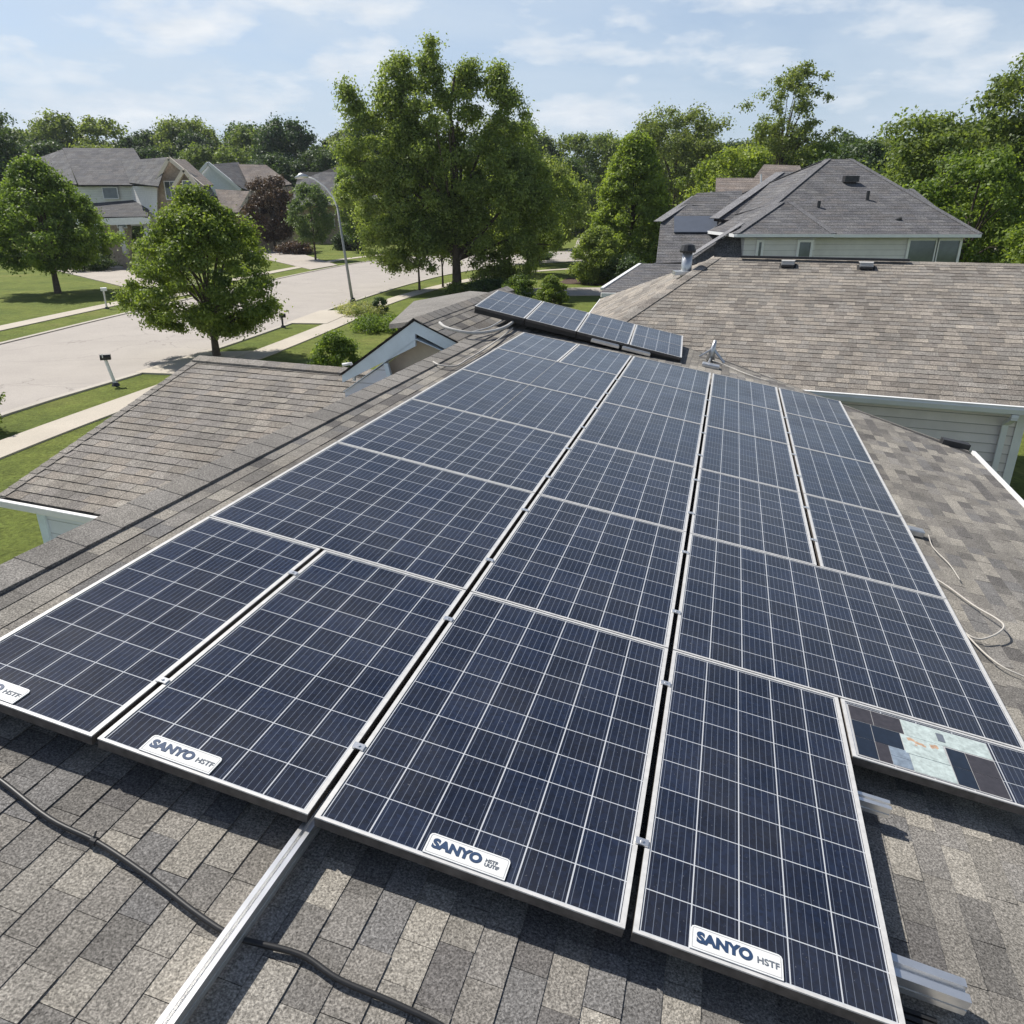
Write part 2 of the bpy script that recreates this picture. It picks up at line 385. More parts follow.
# ------------------------------------------------------------------ shingles
def shingle_bm(o, da, db, a0, a1, b0, b1, clips, e=.145, wr=(.18, .34), th=.006, seed=0, tints=None, upn=None):
    """tabs laid in courses along da, climbing along db; clips = list of (point2d, normal2d) half planes to keep"""
    rnd = random.Random(seed); da = Vector(da).normalized(); db = Vector(db).normalized(); nn = da.cross(db)
    if nn.z < 0: nn = -nn
    o = Vector(o); bm = bmesh.new(); cl = bm.loops.layers.float_color.new('tint')
    rows = int((b1 - b0) / e) + 1
    for r in range(rows):
        lo = b0 + r * e; a = a0 - rnd.random() * wr[1]; prev = None
        while a < a1:
            wd = rnd.uniform(*wr); hi = a + wd
            t_ = rnd.choice(tints) if tints else (1, 1, 1); k = rnd.uniform(.90, 1.10); col = (t_[0] * k, t_[1] * k, t_[2] * k, 1)
            h = th * rnd.choice((1.0, 1.0, 1.35)); g_ = th * .16
            j = rnd.uniform(-.2, .2) * th
            p = [o + da * (a + g_) + db * (lo + j) + nn * h, o + da * (hi - g_) + db * (lo + j) + nn * h, o + da * (hi - g_) + db * (lo + e + .02) + nn * .0015, o + da * (a + g_) + db * (lo + e + .02) + nn * .0015,
                 o + da * (a + g_) + db * (lo + j) - nn * .004, o + da * (hi - g_) + db * (lo + j) - nn * .004]
            vs = [bm.verts.new(x) for x in p]
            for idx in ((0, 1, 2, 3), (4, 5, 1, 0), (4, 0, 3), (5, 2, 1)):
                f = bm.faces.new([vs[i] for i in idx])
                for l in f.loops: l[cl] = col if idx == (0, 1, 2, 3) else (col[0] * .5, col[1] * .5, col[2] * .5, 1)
            a = hi
    for (pt, nrm) in clips:
        c = o + da * pt[0] + db * pt[1]; nv = da * nrm[0] + db * nrm[1]
        bmesh.ops.bisect_plane(bm, geom=bm.verts[:] + bm.edges[:] + bm.faces[:], plane_co=c, plane_no=nv, clear_inner=True)
    return bm
def convex_clips(poly):
    cx_ = sum(p[0] for p in poly) / len(poly); cy_ = sum(p[1] for p in poly) / len(poly); out = []
    for i, p in enumerate(poly):
        q = poly[(i + 1) % len(poly)]; nx, ny = -(q[1] - p[1]), q[0] - p[0]
        if nx * (cx_ - p[0]) + ny * (cy_ - p[1]) < 0: nx, ny = -nx, -ny
        out.append((p, (nx, ny)))
    return out
def bm_obj(name, bm, m, parent):
    Mx = parent.matrix_basis.copy(); q = parent.parent
    while q is not None: Mx = q.matrix_basis @ Mx; q = q.parent
    bmesh.ops.transform(bm, matrix=Mx.inverted(), verts=bm.verts)
    me = bpy.data.meshes.new(name); bm.to_mesh(me); bm.free(); me.materials.append(m)
    o = bpy.data.objects.new(name, me); C.objects.link(o); o.parent = parent; return o
def roof_face(parent, name, o, da, db, poly, m, e, wr, th, seed, tints, slab_t=.10, a_rng=None):
    """one roof plane = felt slab + courses of tabs, joined in one mesh object (two materials)"""
    a0 = min(p[0] for p in poly); a1 = max(p[0] for p in poly); b0 = min(p[1] for p in poly); b1 = max(p[1] for p in poly)
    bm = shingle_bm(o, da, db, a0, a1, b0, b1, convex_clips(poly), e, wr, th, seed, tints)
    da = Vector(da).normalized(); db = Vector(db).normalized(); nn = da.cross(db)
    if nn.z < 0: nn = -nn
    cl = bm.loops.layers.float_color['tint']
    top = [Vector(o) + da * p[0] + db * p[1] - nn * .002 for p in poly]; bot = [p - Vector((0, 0, slab_t)) for p in top]
    vt = [bm.verts.new(p) for p in top]; vb = [bm.verts.new(p) for p in bot]; k = len(poly); fs = [bm.faces.new(vt), bm.faces.new(vb[::-1])]
    for i in range(k): fs.append(bm.faces.new([vt[i], vb[i], vb[(i + 1) % k], vt[(i + 1) % k]]))
    for f in fs:
        f.material_index = 1
        for l in f.loops: l[cl] = (1, 1, 1, 1)
    bmesh.ops.recalc_face_normals(bm, faces=fs)
    ob = bm_obj(name, bm, m, parent); ob.data.materials.append(M['felt']); return ob
def ridge_cap(parent, a, b, n1, n2, w, e, m, seed, tints, name='ridge_cap', lift=.012):
    """bent cap shingles along a->b; n1,n2 = directions down each slope"""
    rnd = random.Random(seed); a = Vector(a); b = Vector(b); L = (b - a).length; d = (b - a) / L; s = MB(); x = 0.0
    n1 = Vector(n1).normalized(); n2 = Vector(n2).normalized()
    while x < L:
        t_ = rnd.choice(tints); k = rnd.uniform(.9, 1.1); col = tuple(c * k for c in t_)
        x1 = min(L, x + e + .015); up = Vector((0, 0, 1))
        for nn in (n1, n2):
            p = [a + d * x + up * (lift + .006), a + d * x + nn * w + up * (lift + .004), a + d * x1 + nn * w + up * (lift), a + d * x1 + up * (lift + .002)]
            q = [p[0] - up * .006, p[1] - up * (lift + .008)]; r_ = p[2] - up * (lift + .004)
            s.add(p + q + [r_], [(0, 1, 2, 3), (0, 4, 5, 1), (1, 5, 6, 2)], col)
        x += e
    return s.build(name, m, parent)
T_BR = [(1.0, 1.0, 1.0), (.74, .74, .74), (.60, .60, .62), (1.14, 1.13, 1.09), (.92, .91, .89), (1.34, 1.32, 1.25), (.78, .80, .84), (1.03, 1.02, .99), (1.1, 1.09, 1.05)]
T_GR = [(1, 1, 1), (.90, .90, .92), (1.10, 1.09, 1.06), (.96, .94, .91), (1.04, 1.0, .96), (.84, .84, .85)]
T_FAR = [(1, 1, 1), (.88, .88, .88), (1.13, 1.10, 1.06), (.96, .93, .90), (1.22, 1.18, 1.12), (.80, .78, .77)]

# ------------------------------------------------------------------ the house under the camera
main = thing('house', 'low brown shingled house whose roof carries the solar panels, seen from just above', 'house', P(0, 4, -3.6))
O = P(0, 0, ROFF)
# a = v along the ridge, b = climbing toward the ridge (-u)
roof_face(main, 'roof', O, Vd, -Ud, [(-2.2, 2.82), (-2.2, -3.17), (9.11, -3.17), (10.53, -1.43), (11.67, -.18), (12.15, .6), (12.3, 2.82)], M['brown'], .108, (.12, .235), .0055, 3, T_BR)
Ld = -Hd * math.cos(R(40)) + Vector((0, 0, -math.sin(R(40))))   # down the far side of the ridge
rid = P(-2.82, 0, ROFF)
s = MB(); s.prism([rid + Vd * -2.2 - Vector((0,0,.004)), rid + Vd * 9.0 - Vector((0,0,.004)), rid + Vd * 9.0 + Ld * 2.6, rid + Vd * -2.2 + Ld * 2.6], (0, 0, -.1)); s.build('roof', M['brown'], main)
ridge_cap(main, rid + Vd * -2.2, rid + Vd * 9.7, Ud, Ld, .175, .245, M['brown'], 5, [(1,1,1),(.95,.95,.95),(1.05,1.04,1.02)], lift=.017)
# wide smooth-topped second row beside the cap, as on the photograph
# eave trim
s = MB(); s.beam(P(3.20, -2.2, ROFF - .05), P(3.20, 9.1, ROFF - .05), .035, .15, Nd); s.build('fascia', M['white'], main)
s = MB()
e1 = P(3.17, 9.13, ROFF - .045); e2 = P(1.43, 10.55, ROFF - .045); s.beam(e1, e2, .03, .10, Nd); s.beam(e2, P(.18, 11.69, ROFF - .045), .03, .10, Nd); s.build('rake_trim', M['brown'], main)
# walls
def wall_poly(parent, pts, m, z0=0.0, name='wall', th=.12):
    """vertical wall under a polyline of roof points"""
    s = MB(); k = len(pts)
    for a, b in zip(pts, pts[1:]):
        a = Vector(a); b = Vector(b); s.add([(a.x, a.y, z0), (b.x, b.y, z0), b, a], [(0, 1, 2, 3)])
    return s.build(name, m, parent)
wp = [P(-5.0, -1.8, -.9), P(2.8, -1.8, -.28), P(2.8, 8.6, -.28), P(1.3, 9.9, -.28), P(.1, 11.2, -.28), P(-2.6, 11.7, -.28)]
wall_poly(main, wp, M['siding'])
wall_poly(main, [P(-2.82, -1.8, -.3) + Ld * 2.3 - Vector((0,0,.1)), P(-2.82, 9.0, -.3) + Ld * 2.3 - Vector((0,0,.1))], M['siding'])
s = MB(); s.box((-.15, -.1, -.06), (.14, .02, .02), Matrix.Translation(P(3.04, 9.28, -.10)) @ ROOFM); s.build('vent_hood', M['dark'], main)

# pale blue gable and the rear wing behind the ridge
vp0 = P(-3.9, 9.62, ROFF)
def onV(x, y, v0=vp0):
    d = ray(x, y); return CAM + d * (((v0 - CAM).dot(Vd)) / d.dot(Vd))
ap = onV(417, 318); gl = onV(345, 372); gr = onV(456, 338)
ridge_far = ap + Vd * 4.4
SL = (gl - ap).normalized(); SR = (gr - ap).normalized()
dn = Vector((0, 0, -1))
gw = MB()                                     # rake boards, wide and pale blue
def rake(a, b, w0, fwd, th, w1=None):
    gw.prism([a - Vd * fwd, b - Vd * fwd, b - Vd * fwd + dn * (w0 if w1 is None else w1), a - Vd * fwd + dn * w0], Vd * th)
rake(ap + dn * .03, gl + dn * .03, .33, .10, .05, .10); rake(ap + dn * .03, gr + dn * .03 + (gr - ap) * .6, .16, .10, .05)
gw.build('rake_board', M['bluewhite'], main)
gi = MB(); a_ = ap + dn * .28
gi.prism([a_ + Vd * .22, a_ + Vd * .22 + (gr - ap) * 1.9 + dn * .1, a_ + Vd * .22 + (gr - ap) * 1.9 + dn * 1.6, a_ + Vd * .22 + (gl - ap) * .75 + dn * 1.0, a_ + Vd * .22 + (gl - ap) * .75], Vd * .06)
gi.build('gable_wall', M['beige'], main)
gb = MB(); pA = ap + (gl - ap) * .40 + dn * .30 - Vd * .05; pB = ap + (gl - ap) * 1.0 + dn * .27 - Vd * .05
gb.prism([pA, pB, pB + dn * .9, pA + dn * .9 + Hd * .10, pA + dn * .35 + Hd * .06], Vd * .05); gb.build('gable_wall', M['siding_blue'], main)
gb2 = MB(); gb2.beam(pA - Vd * .03, pA - Vd * .03 + dn * .7 + Hd * .16, .06, .05, Vd); gb2.build('corner_board', M['bluewhite'], main)
so1 = MB(); so1.prism([ap - Vd * .1 + dn * .26, ap + Vd * .22 + dn * .26, gr + Vd * .22 + dn * .19 + (gr - ap) * .5, gr - Vd * .1 + dn * .19 + (gr - ap) * .5], dn * .01)
so1.prism([ap - Vd * .1 + dn * .27, ap + Vd * .22 + dn * .27, gl + Vd * .22 + dn * .26, gl - Vd * .1 + dn * .26], dn * .01); so1.build('soffit', M['bluewhite'], main)
# its roof planes
lenR = 1.75; lenL = (gl - ap).length + .03
db_ = -SR; OR = ap - Vd * .13 + SR * lenR
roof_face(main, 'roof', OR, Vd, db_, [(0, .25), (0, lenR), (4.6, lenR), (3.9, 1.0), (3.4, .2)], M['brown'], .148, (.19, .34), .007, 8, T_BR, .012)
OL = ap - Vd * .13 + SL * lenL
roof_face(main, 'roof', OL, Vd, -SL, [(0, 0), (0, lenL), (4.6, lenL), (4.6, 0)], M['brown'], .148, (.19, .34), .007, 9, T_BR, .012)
ridge_cap(main, ap - Vd * .13, ap + Vd * 4.45, SR, SL, .15, .245, M['brown'], 6, T_GR)
# low return roof behind, on the left
s = MB(); q0 = ap + Vd * 1.0 + SL * .3; lo = [atz(389, 324, 4.45), atz(414, 301, 4.5), atz(470, 291, 4.62), ridge_far + dn * .12, ap + Vd * 1.2 + dn * .15]
s.prism(lo, (0, 0, -.08)); s.build('roof', M['brown'], main)
wall_poly(main, [p + dn * .08 for p in (lo[0] + Hd * .15, lo[1] + Hd * .15, lo[2])], M['siding'])
# small white scupper at the gable foot
s = MB(); g0_ = gl + Vd * .05 + Vector((-.02, 0, .0)); s.tube([g0_ + Vector((-.02, -.05, .10)), g0_ + Vector((.10, -.05, .12)), g0_ + Vector((.14, -.05, .02)), g0_ + Vector((.13, -.05, -.12))], .025, 8)
s.build('gutter_spout', M['white'], main, True)

# garage wing at left, turned like the neighbour
A2 = Vector((.934, -.358, 0)).normalized(); B2 = Vector((.358, .934, 0)).normalized()
GE = Vector((-6.88, 9.42, 2.7)); gs = math.atan(1.1 / 4.29); Gb = B2 * math.cos(gs) + Vector((0, 0, math.sin(gs))); GL = 4.29 / math.cos(gs)
roof_face(main, 'roof', GE, A2, Gb, [(0, 0), (5.6, 0), (5.2, GL), (-.285, GL)], M['brown_far'], .175, (.25, .27), .012, 12, T_GR)
Gb2 = B2 * math.cos(gs) - Vector((0, 0, math.sin(gs))); gr0 = GE + A2 * -.285 + Gb * GL
s = MB(); s.prism([gr0 - Vector((0,0,.004)), gr0 + A2 * 5.4 - Vector((0,0,.004)), gr0 + A2 * 5.4 + Gb2 * 3.2, gr0 + Gb2 * 3.2], (0, 0, -.1)); s.build('roof', M['brown_far'], main)
ridge_cap(main, gr0, gr0 + A2 * 3.75, -Gb, Gb2, .20, .30, M['brown_far'], 7, T_GR, lift=.045)
s = MB()
rk0 = GE; rk1 = gr0
for i in range(24):
    a = rk0.lerp(rk1, i / 24); b = rk0.lerp(rk1, (i + 1) / 24 + .005); c_ = random.Random(i).uniform(.85, 1.1)
    s.add([a + A2 * -.05 + Vector((0, 0, .024)), a + A2 * .10 + Vector((0, 0, .026)), b + A2 * .10 + Vector((0, 0, .016)), b + A2 * -.05 + Vector((0, 0, .014)),
           a + A2 * -.05 + Vector((0, 0, -.05)), b + A2 * -.05 + Vector((0, 0, -.05)), a + A2 * .10, b + A2 * .10], [(0, 1, 2, 3), (0, 3, 5, 4), (1, 6, 7, 2), (0, 4, 6, 1)], (c_, c_, c_))
s.build('rake_cap', M['brown_far'], main)
s = MB(); s.prism([GE + A2 * -.03 + B2 * -.07 + dn * .02, GE + A2 * 5.6 + B2 * -.07 + dn * .02, GE + A2 * 5.6 + B2 * -.002 + dn * .02, GE + A2 * -.03 + B2 * -.002 + dn * .02], (0, 0, -.10)); s.build('gutter', M['white'], main, bevel=.012)
s = MB(); wa = GE + A2 * .55 + B2 * .15; wa.z = 0
s.prism([wa, wa + A2 * 4.8, wa + A2 * 4.8 + Vector((0, 0, 2.62)), wa + Vector((0, 0, 2.62))], B2 * .12); s.prism([wa + B2 * .125, wa + B2 * 7.6, wa + B2 * 7.6 + Vector((0, 0, 2.55)), wa + B2 * 4.2 + Vector((0, 0, 3.6)), wa + B2 * .125 + Vector((0, 0, 2.62))], A2 * .12)
s.build('wall', M['siding_blue'], main)
s = MB(); s.prism([GE + A2 * .0 + B2 * .0 + dn * .125, GE + A2 * 5.5 + dn * .125, GE + A2 * 5.5 + B2 * .15 + dn * .09, GE + B2 * .15 + dn * .09], dn * .015); s.build('soffit', M['bluewhite'], main)
s = MB(); s.box((-.10, -.035, 0), (.045, -.002, 2.56), Matrix.Translation(wa) @ Matrix.Rotation(math.atan2(A2.y, A2.x), 4, 'Z')); s.build('corner_board', M['bluewhite'], main)

# ------------------------------------------------------------------ solar panels
UW = [-2.25, -1.573, -.781, .226, 1.037, 1.784]; VW = [1.57, 3.10, 4.51, 5.84, 7.155, 8.417, 9.66]
TOP = Matrix.Translation(P(0, 0, 0)) @ ROOFM
FL = .016; FE = .010      # lip width
panel_cache = {}
def panel_meshes(w, h, nu, nv, mid=None, far=False):
    key = (round(w, 4), round(h, 4), nu, nv, mid, far)
    if key in panel_cache: return panel_cache[key]
    s = MB()
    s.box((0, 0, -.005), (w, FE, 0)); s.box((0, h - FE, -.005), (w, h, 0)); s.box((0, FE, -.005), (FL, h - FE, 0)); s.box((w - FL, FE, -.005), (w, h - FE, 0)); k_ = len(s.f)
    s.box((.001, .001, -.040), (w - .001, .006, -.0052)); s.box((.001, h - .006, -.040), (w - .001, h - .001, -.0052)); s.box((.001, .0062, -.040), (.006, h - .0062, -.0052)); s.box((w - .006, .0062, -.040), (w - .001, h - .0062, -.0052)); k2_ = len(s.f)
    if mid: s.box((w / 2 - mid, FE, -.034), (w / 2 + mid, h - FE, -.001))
    fm = s.mesh('frame', M['frame']); fm.materials.append(M['frame_shade'])
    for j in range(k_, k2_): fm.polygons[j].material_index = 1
    s = MB(); x0, x1, y0, y1 = FL, w - FL, FE, h - FE; z = -.004
    s.add([(x0, y0, z), (x1, y0, z), (x1, y1, z), (x0, y1, z)], [(0, 1, 2, 3)])
    k = .03; s.uv = [-k, -k, nu + k, -k, nu + k, nv + k, -k, nv + k]
    gm = s.mesh('cells', M['cells_far' if far else 'cells'])
    s = MB(); s.box((x0, y0, -.033), (x1, y1, -.012)); bmh = s.mesh('backsheet', M['dark'])
    panel_cache[key] = (fm, gm, bmh); return panel_cache[key]
GA = 'solar panels of the large array'
def panel(u0, u1, v0, v1, nu, nv, label, group=GA, mid=None, mat_=None, name='solar_panel'):
    w, h = u1 - u0, v1 - v0
    r = thing(name, label, 'solar panel', group=group, mat=(mat_ or TOP) @ Matrix.Translation((u0, v0, 0)))
    fm, gm, bk = panel_meshes(w, h, nu, nv, mid, v0 > 4.6 or mat_ is not None)
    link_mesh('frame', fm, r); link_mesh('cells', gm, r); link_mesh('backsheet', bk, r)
    return r
def clampm():
    s = MB(); s.box((-.021, -.014, -.004), (.021, .014, .001)); s.tube([(0, 0, .001), (0, 0, .006)], .006, 6); return s.mesh('clamp', M['alu'])
CL = clampm()
def clamp(parent, x, y):
    o = link_mesh('clamp', CL, parent); o.location = (x, y, .005); return o
g2 = .0115; gv = .004
def text_mesh(txt, size, name, m, shear=0.0, off=0.0):
    cu = bpy.data.curves.new(name, 'FONT'); cu.body = txt; cu.size = size; cu.offset = off; cu.shear = shear; cu.extrude = .0006; cu.space_character = 1.02
    o = bpy.data.objects.new(name, cu); C.objects.link(o); bpy.context.view_layer.update()
    me = bpy.data.meshes.new_from_object(o.evaluated_get(bpy.context.evaluated_depsgraph_get())); me.name = name
    bpy.data.objects.remove(o); bpy.data.curves.remove(cu); me.materials.clear(); me.materials.append(m)
    ca = me.color_attributes.new('tint', 'FLOAT_COLOR', 'CORNER'); ca.data.foreach_set('color', [1.0] * (4 * len(me.loops))); return me
M['ink'] = simple('navy_ink', (.022, .050, .115), .5, 0, .1, 30); M['ink2'] = simple('grey_ink', (.13, .15, .18), .6, 0, .1, 30)
M['plate'] = simple('label_plate', (.74, .75, .74), .4, 0, .06, 60); M['plate_rim'] = simple('label_rim', (.42, .42, .42), .5, 0, .1, 40)
def add_label(r, x, y, wd=.262, ht=.078, small='HSTF', worn=False):
    r_ = .012
    def outline(i):
        X0, Y0_, X1, Y1_ = i, i, wd - i, ht - i; q = max(.002, r_ - i)
        return [(X0, Y0_), (X1, Y0_), (X1, Y1_ - q), (X1 - q * .3, Y1_ - q * .3), (X1 - q, Y1_), (X0 + q, Y1_), (X0 + q * .3, Y1_ - q * .3), (X0, Y1_ - q)]
    s = MB(); s.prism([(a, b, 0) for a, b in outline(0)], (0, 0, .004)); pl = s.build('brand_plate', M['plate'], r, world=False); pl.location = (x, y, -.004 + .0015)
    s = MB()
    o1, o2 = outline(.0045), outline(.0068)
    for i in range(8):
        j = (i + 1) % 8; s.add([(*o1[i], .0046), (*o1[j], .0046), (*o2[j], .0046), (*o2[i], .0046)], [(0, 1, 2, 3)])
    s.build('rim', M['plate_rim'], pl, world=False)
    t1 = link_mesh('lettering', text_mesh('SANYO', .047, 'lettering', M['ink'], 0, .0026), pl); t1.location = (.018, .026, .0052)
    for i, ln in enumerate(small.split('|')):
        t2 = link_mesh('lettering', text_mesh(ln, .017 if '|' in small else .028, 'lettering', M['ink2'], 0, .0004), pl); t2.location = (.188, .040 - i * .0155 if '|' in small else .028, .0052)
front = [(UW[0], UW[1], 5, 10, 'portrait panel at the left front corner, its white plate cut by the picture edge', -1.94 - UW[0] - .235),
         (UW[1], UW[2], 5, 10, 'portrait panel in the front row just left of where the long aluminium rail comes out', -1.415 - UW[1]),
         (UW[2], UW[3], 6, 10, 'widest portrait panel at the centre of the front row with a SANYO plate', -.415 - UW[2]),
         (UW[3], .985, 5, 10, 'portrait panel at the right end of the front row, beside the two rail stubs', .40 - UW[3])]
for i, (a, b, nu, nv, lab, lx) in enumerate(front):
    r = panel(a + g2, b - (g2 if i < 3 else 0), VW[0], VW[1] - gv, nu, nv, lab)
    add_label(r, lx - g2, .014, small=['HST', 'HST', 'SANYO|CUTIF', 'HSTF'][i] if False else ['HSTF', 'HSTF', 'HSTF|UUTIF', 'HSTF'][i])
    if i < 3: clamp(r, b - a - g2, .33); clamp(r, b - a - g2, 1.24)
# damaged short panel right of the front row
r = panel(.985 + .012, UW[5], 2.70, VW[1] - gv, 5, 3, 'short cut-down panel with whitened, dark and rust-stained cells above the bare shingles')
def cell_patch(u0, u1, v0, v1, m, z=.0):
    s = MB(); s.box((u0 - .0015, v0 - .0015, -.0036), (u1 + .0015, v1 + .0015, -.0022 + z)); return s.build('discoloured_cell', M[m], r, world=False)
s = MB(); s.box((.022, .02, -.0039), (.606, .372, -.0037)); s.build('cell_backing', M['plate_rim'], r, world=False)
for (a, b, c_, d, m, z) in [(.03, .12, .265, .365, 'pc_brown', 0), (.126, .245, .265, .365, 'pc_brown', 0), (.03, .105, .15, .258, 'pc_black', 0), (.03, .105, .03, .144, 'pc_black', 0), (.111, .225, .15, .258, 'pc_black', 0),
    (.251, .60, .262, .366, 'pc_white', 0), (.232, .40, .135, .256, 'pc_white', .0006), (.245, .405, .026, .129, 'pc_white', 0), (.165, .24, .03, .085, 'pc_grey', 0), (.111, .160, .03, .144, 'pc_brown', 0), (.165, .24, .09, .144, 'pc_grey', 0),
    (.412, .485, .14, .25, 'pc_black', 0), (.412, .485, .028, .134, 'pc_black', 0), (.491, .60, .14, .25, 'pc_brown', 0), (.491, .60, .028, .134, 'pc_brown', 0)]:
    cell_patch(a, b, c_, d, m, z)
rr = random.Random(4)
for (ax, ay, rx_, ry_) in [(.268, .235, .022, .012), (.300, .222, .018, .011), (.318, .214, .012, .008), (.365, .232, .022, .012), (.352, .224, .010, .010), (.283, .205, .008, .005)]:
    s = MB(); pts = [(ax + rx_ * math.cos(k * .52) * rr.uniform(.55, 1.2), ay + ry_ * math.sin(k * .52) * rr.uniform(.55, 1.2), -.0026) for k in range(12)]
    s.prism(pts, (0, 0, .0014)); s.build('rust_spot', M['pc_rust'], r, world=False)
s = MB(); s.box((.39, .285, -.002), (.42, .34, -.0008)); s.build('tag', M['ink2'], r, world=False)
# second row: wide, square and extra wide panels
def clamps(r, w, h, right=True):
    if right: clamp(r, w + g2, h * .25); clamp(r, w + g2, h * .78)
rows = ['second', 'third', 'fourth', 'fifth', 'sixth']
r = panel(UW[0] + g2, UW[2] - g2, VW[1] + gv, VW[2] - gv, 9, 9, 'large landscape panel directly behind the two front panels at left'); clamps(r, UW[2] - UW[0] - 2 * g2, 1.4)
r = panel(UW[2] + g2, UW[3] - g2, VW[1] + gv, VW[2] - gv, 6, 9, 'squarish panel directly behind the widest front panel'); clamps(r, UW[3] - UW[2] - 2 * g2, 1.4)
r = panel(UW[3] + g2, UW[5], VW[1] + gv, VW[2] - gv, 10, 9, 'extra wide panel at right, just above the short damaged panel')
for i in range(2, 5):
    rw = rows[i - 1]; a, b = VW[i] + gv, VW[i + 1] - gv
    r = panel(UW[0] + g2, UW[2] - g2, a, b, 9 if i < 4 else 10, 8, 'wide panel beside the ridge in the %s row back from the front edge' % rw, mid=.0016 if i > 2 else None); clamps(r, UW[2] - UW[0] - 2 * g2, 1.3)
    r = panel(UW[2] + g2, UW[3] - g2, a, b, 6, 8, 'panel of the %s row between the two long black gaps' % rw); clamps(r, UW[3] - UW[2] - 2 * g2, 1.3)
    r = panel(UW[3] + g2, UW[4] - .012, a, b, 5, 8, 'panel of the %s row just right of the rightmost black gap' % rw); clamp(r, UW[4] - UW[3] - g2, .4); clamp(r, UW[4] - UW[3] - g2, 1.0)
    panel(UW[4] + .012, UW[5], a, b, 5, 8, 'panel of the %s row on the outer right edge of the array' % rw)
a, b = VW[5] + gv, VW[6]
i = 5
mu = (UW[0] + UW[2]) / 2 + .02
panel(UW[0] + g2, mu - .006, a, b, 5, 7, 'small panel at the back left corner of the array beside the ridge')
r = panel(mu + .006, UW[2] - g2, a, b, 5, 7, 'small back row panel just left of the long black gap')
r = panel(UW[2] + g2, UW[3] - g2, a, b, 6, 7, 'back row panel between the two long black gaps')
r = panel(UW[3] + g2, UW[4] - .012, a, b, 5, 7, 'back row panel just right of the rightmost black gap, near the grey pipe flashing')
panel(UW[4] + .012, UW[5], a, b, 5, 7, 'panel at the far right corner of the array, nearest the neighbour gutter')

# far raised array on the rear slope
def lift(p, k=.955): return CAM + (p - CAM) * k
fo = lift(P(-3.32, 10.86, -.01)); fr_ = lift(P(-.20, 11.06, -.15)); fb_ = lift(P(-3.42, 12.32, .06))
fx = (fr_ - fo); LW = fx.length; fx.normalize(); fy = (fb_ - fo); fy = (fy - fx * fy.dot(fx)); LH_ = fy.length; fy.normalize(); fz = fx.cross(fy)
FM = Matrix.Translation(fo) @ Matrix((fx, fy, fz)).transposed().to_4x4()
pwid = LW / 4
for k in range(4):
    r = panel(k * pwid + .007, (k + 1) * pwid - .007, 0, LH_, 4, 6, ['leftmost panel of the raised rear row, close to the ridge', 'second panel from the left in the raised rear row', 'third panel from the left in the raised rear row', 'rightmost panel of the raised rear row against the brown roof'][k], 'solar panels of the raised rear row', mat_=FM)
    s = MB(); s.box((0, .03, -.105), (pwid - .014, .045, -.036)); s.build('gap_shade', M['black'], r, world=False)  # black strip painting the shade of the gap below the raised row
    s = MB(); s.box((.02, LH_ / 2 - .005, -.035), (pwid - .034, LH_ / 2 + .005, -.0015)); s.build('crossbar', M['frame'], r, world=False)
for k, (x0, x1) in enumerate([(1.72, 2.12), (2.16, 2.56)]):
    s = MB(); s.box((x0, -.045, -.085), (x1, .01, -.045), FM); s.box((x0 + .01, -.035, -.044), (x1 - .01, .0, -.036), FM)
    tag(s.build('junction_box', M['alu'], None, bevel=.006), ['left one of two slim metal boxes under the raised rear row', 'right one of two slim metal boxes under the raised rear row'][k], 'junction box', 'metal boxes under the raised rear row')

# ------------------------------------------------------------------ rails
def rail_profile(s, a, b, up, w=.05, h=.05):
    """extruded channel: two top flanges with a slot and side grooves"""
    a = Vector(a); b = Vector(b); d = (b - a).normalized(); x = d.cross(up).normalized(); z = x.cross(d)
    if z.dot(up) < 0: z = -z
    for (x0, x1, z0, z1) in [(-w*.5, -w*.14, -h*.30, 0), (w*.14, w*.5, -h*.30, 0), (-w*.49, w*.49, -h*.55, -h*.302), (-w*.42, w*.42, -h*.66, -h*.552), (-w*.49, w*.49, -h, -h*.662)]:
        vs = [p + x * xx + z * zz_ for p in (a, b) for xx, zz_ in ((x0, z0), (x1, z0), (x1, z1), (x0, z1))]
        s.add(vs, [(0, 1, 2, 3), (7, 6, 5, 4), (0, 4, 5, 1), (1, 5, 6, 2), (2, 6, 7, 3), (3, 7, 4, 0)])
def rail(a, b, label, w, h, feet):
    t = thing('mounting_rail', label, 'rail', a, 'aluminium mounting rails')
    s = MB(); rail_profile(s, a, b, Nd, w, h); o = s.build('channel', M['alu'], t)
    for k in feet:
        p = Vector(a).lerp(Vector(b), k); s = MB(); z0 = (ROFF - (-.037 - h)) if False else 0
        base = p - Nd * ((p - P(0, 0, ROFF)).dot(Nd)) + Nd * .008
        Mx = Matrix.Translation(base) @ ROOFM; top_h = (p - base).dot(Nd) - h
        s.box((-.03, -.03, 0), (.03, .03, .006), Mx); s.box((-.026, -.02, .006), (-.020, .02, max(.02, top_h)), Mx); s.build('foot', M['steel'], t)
    return t
rail(P(-.79, 1.75, -.052), P(-.83, -.6, -.052), 'long bare aluminium rail running down from the front gap onto the shingles', .040, .060, (.72,))
rail(P(.30, 2.52, -.039), P(1.125, 2.52, -.039), 'short rail stub sticking out right, just below the damaged short panel', .050, .045, (.3, .8))
rail(P(.30, 1.815, -.039), P(1.215, 1.80, -.039), 'thick rail stub sticking out right near the bottom of the picture', .078, .058, (.3, .75))
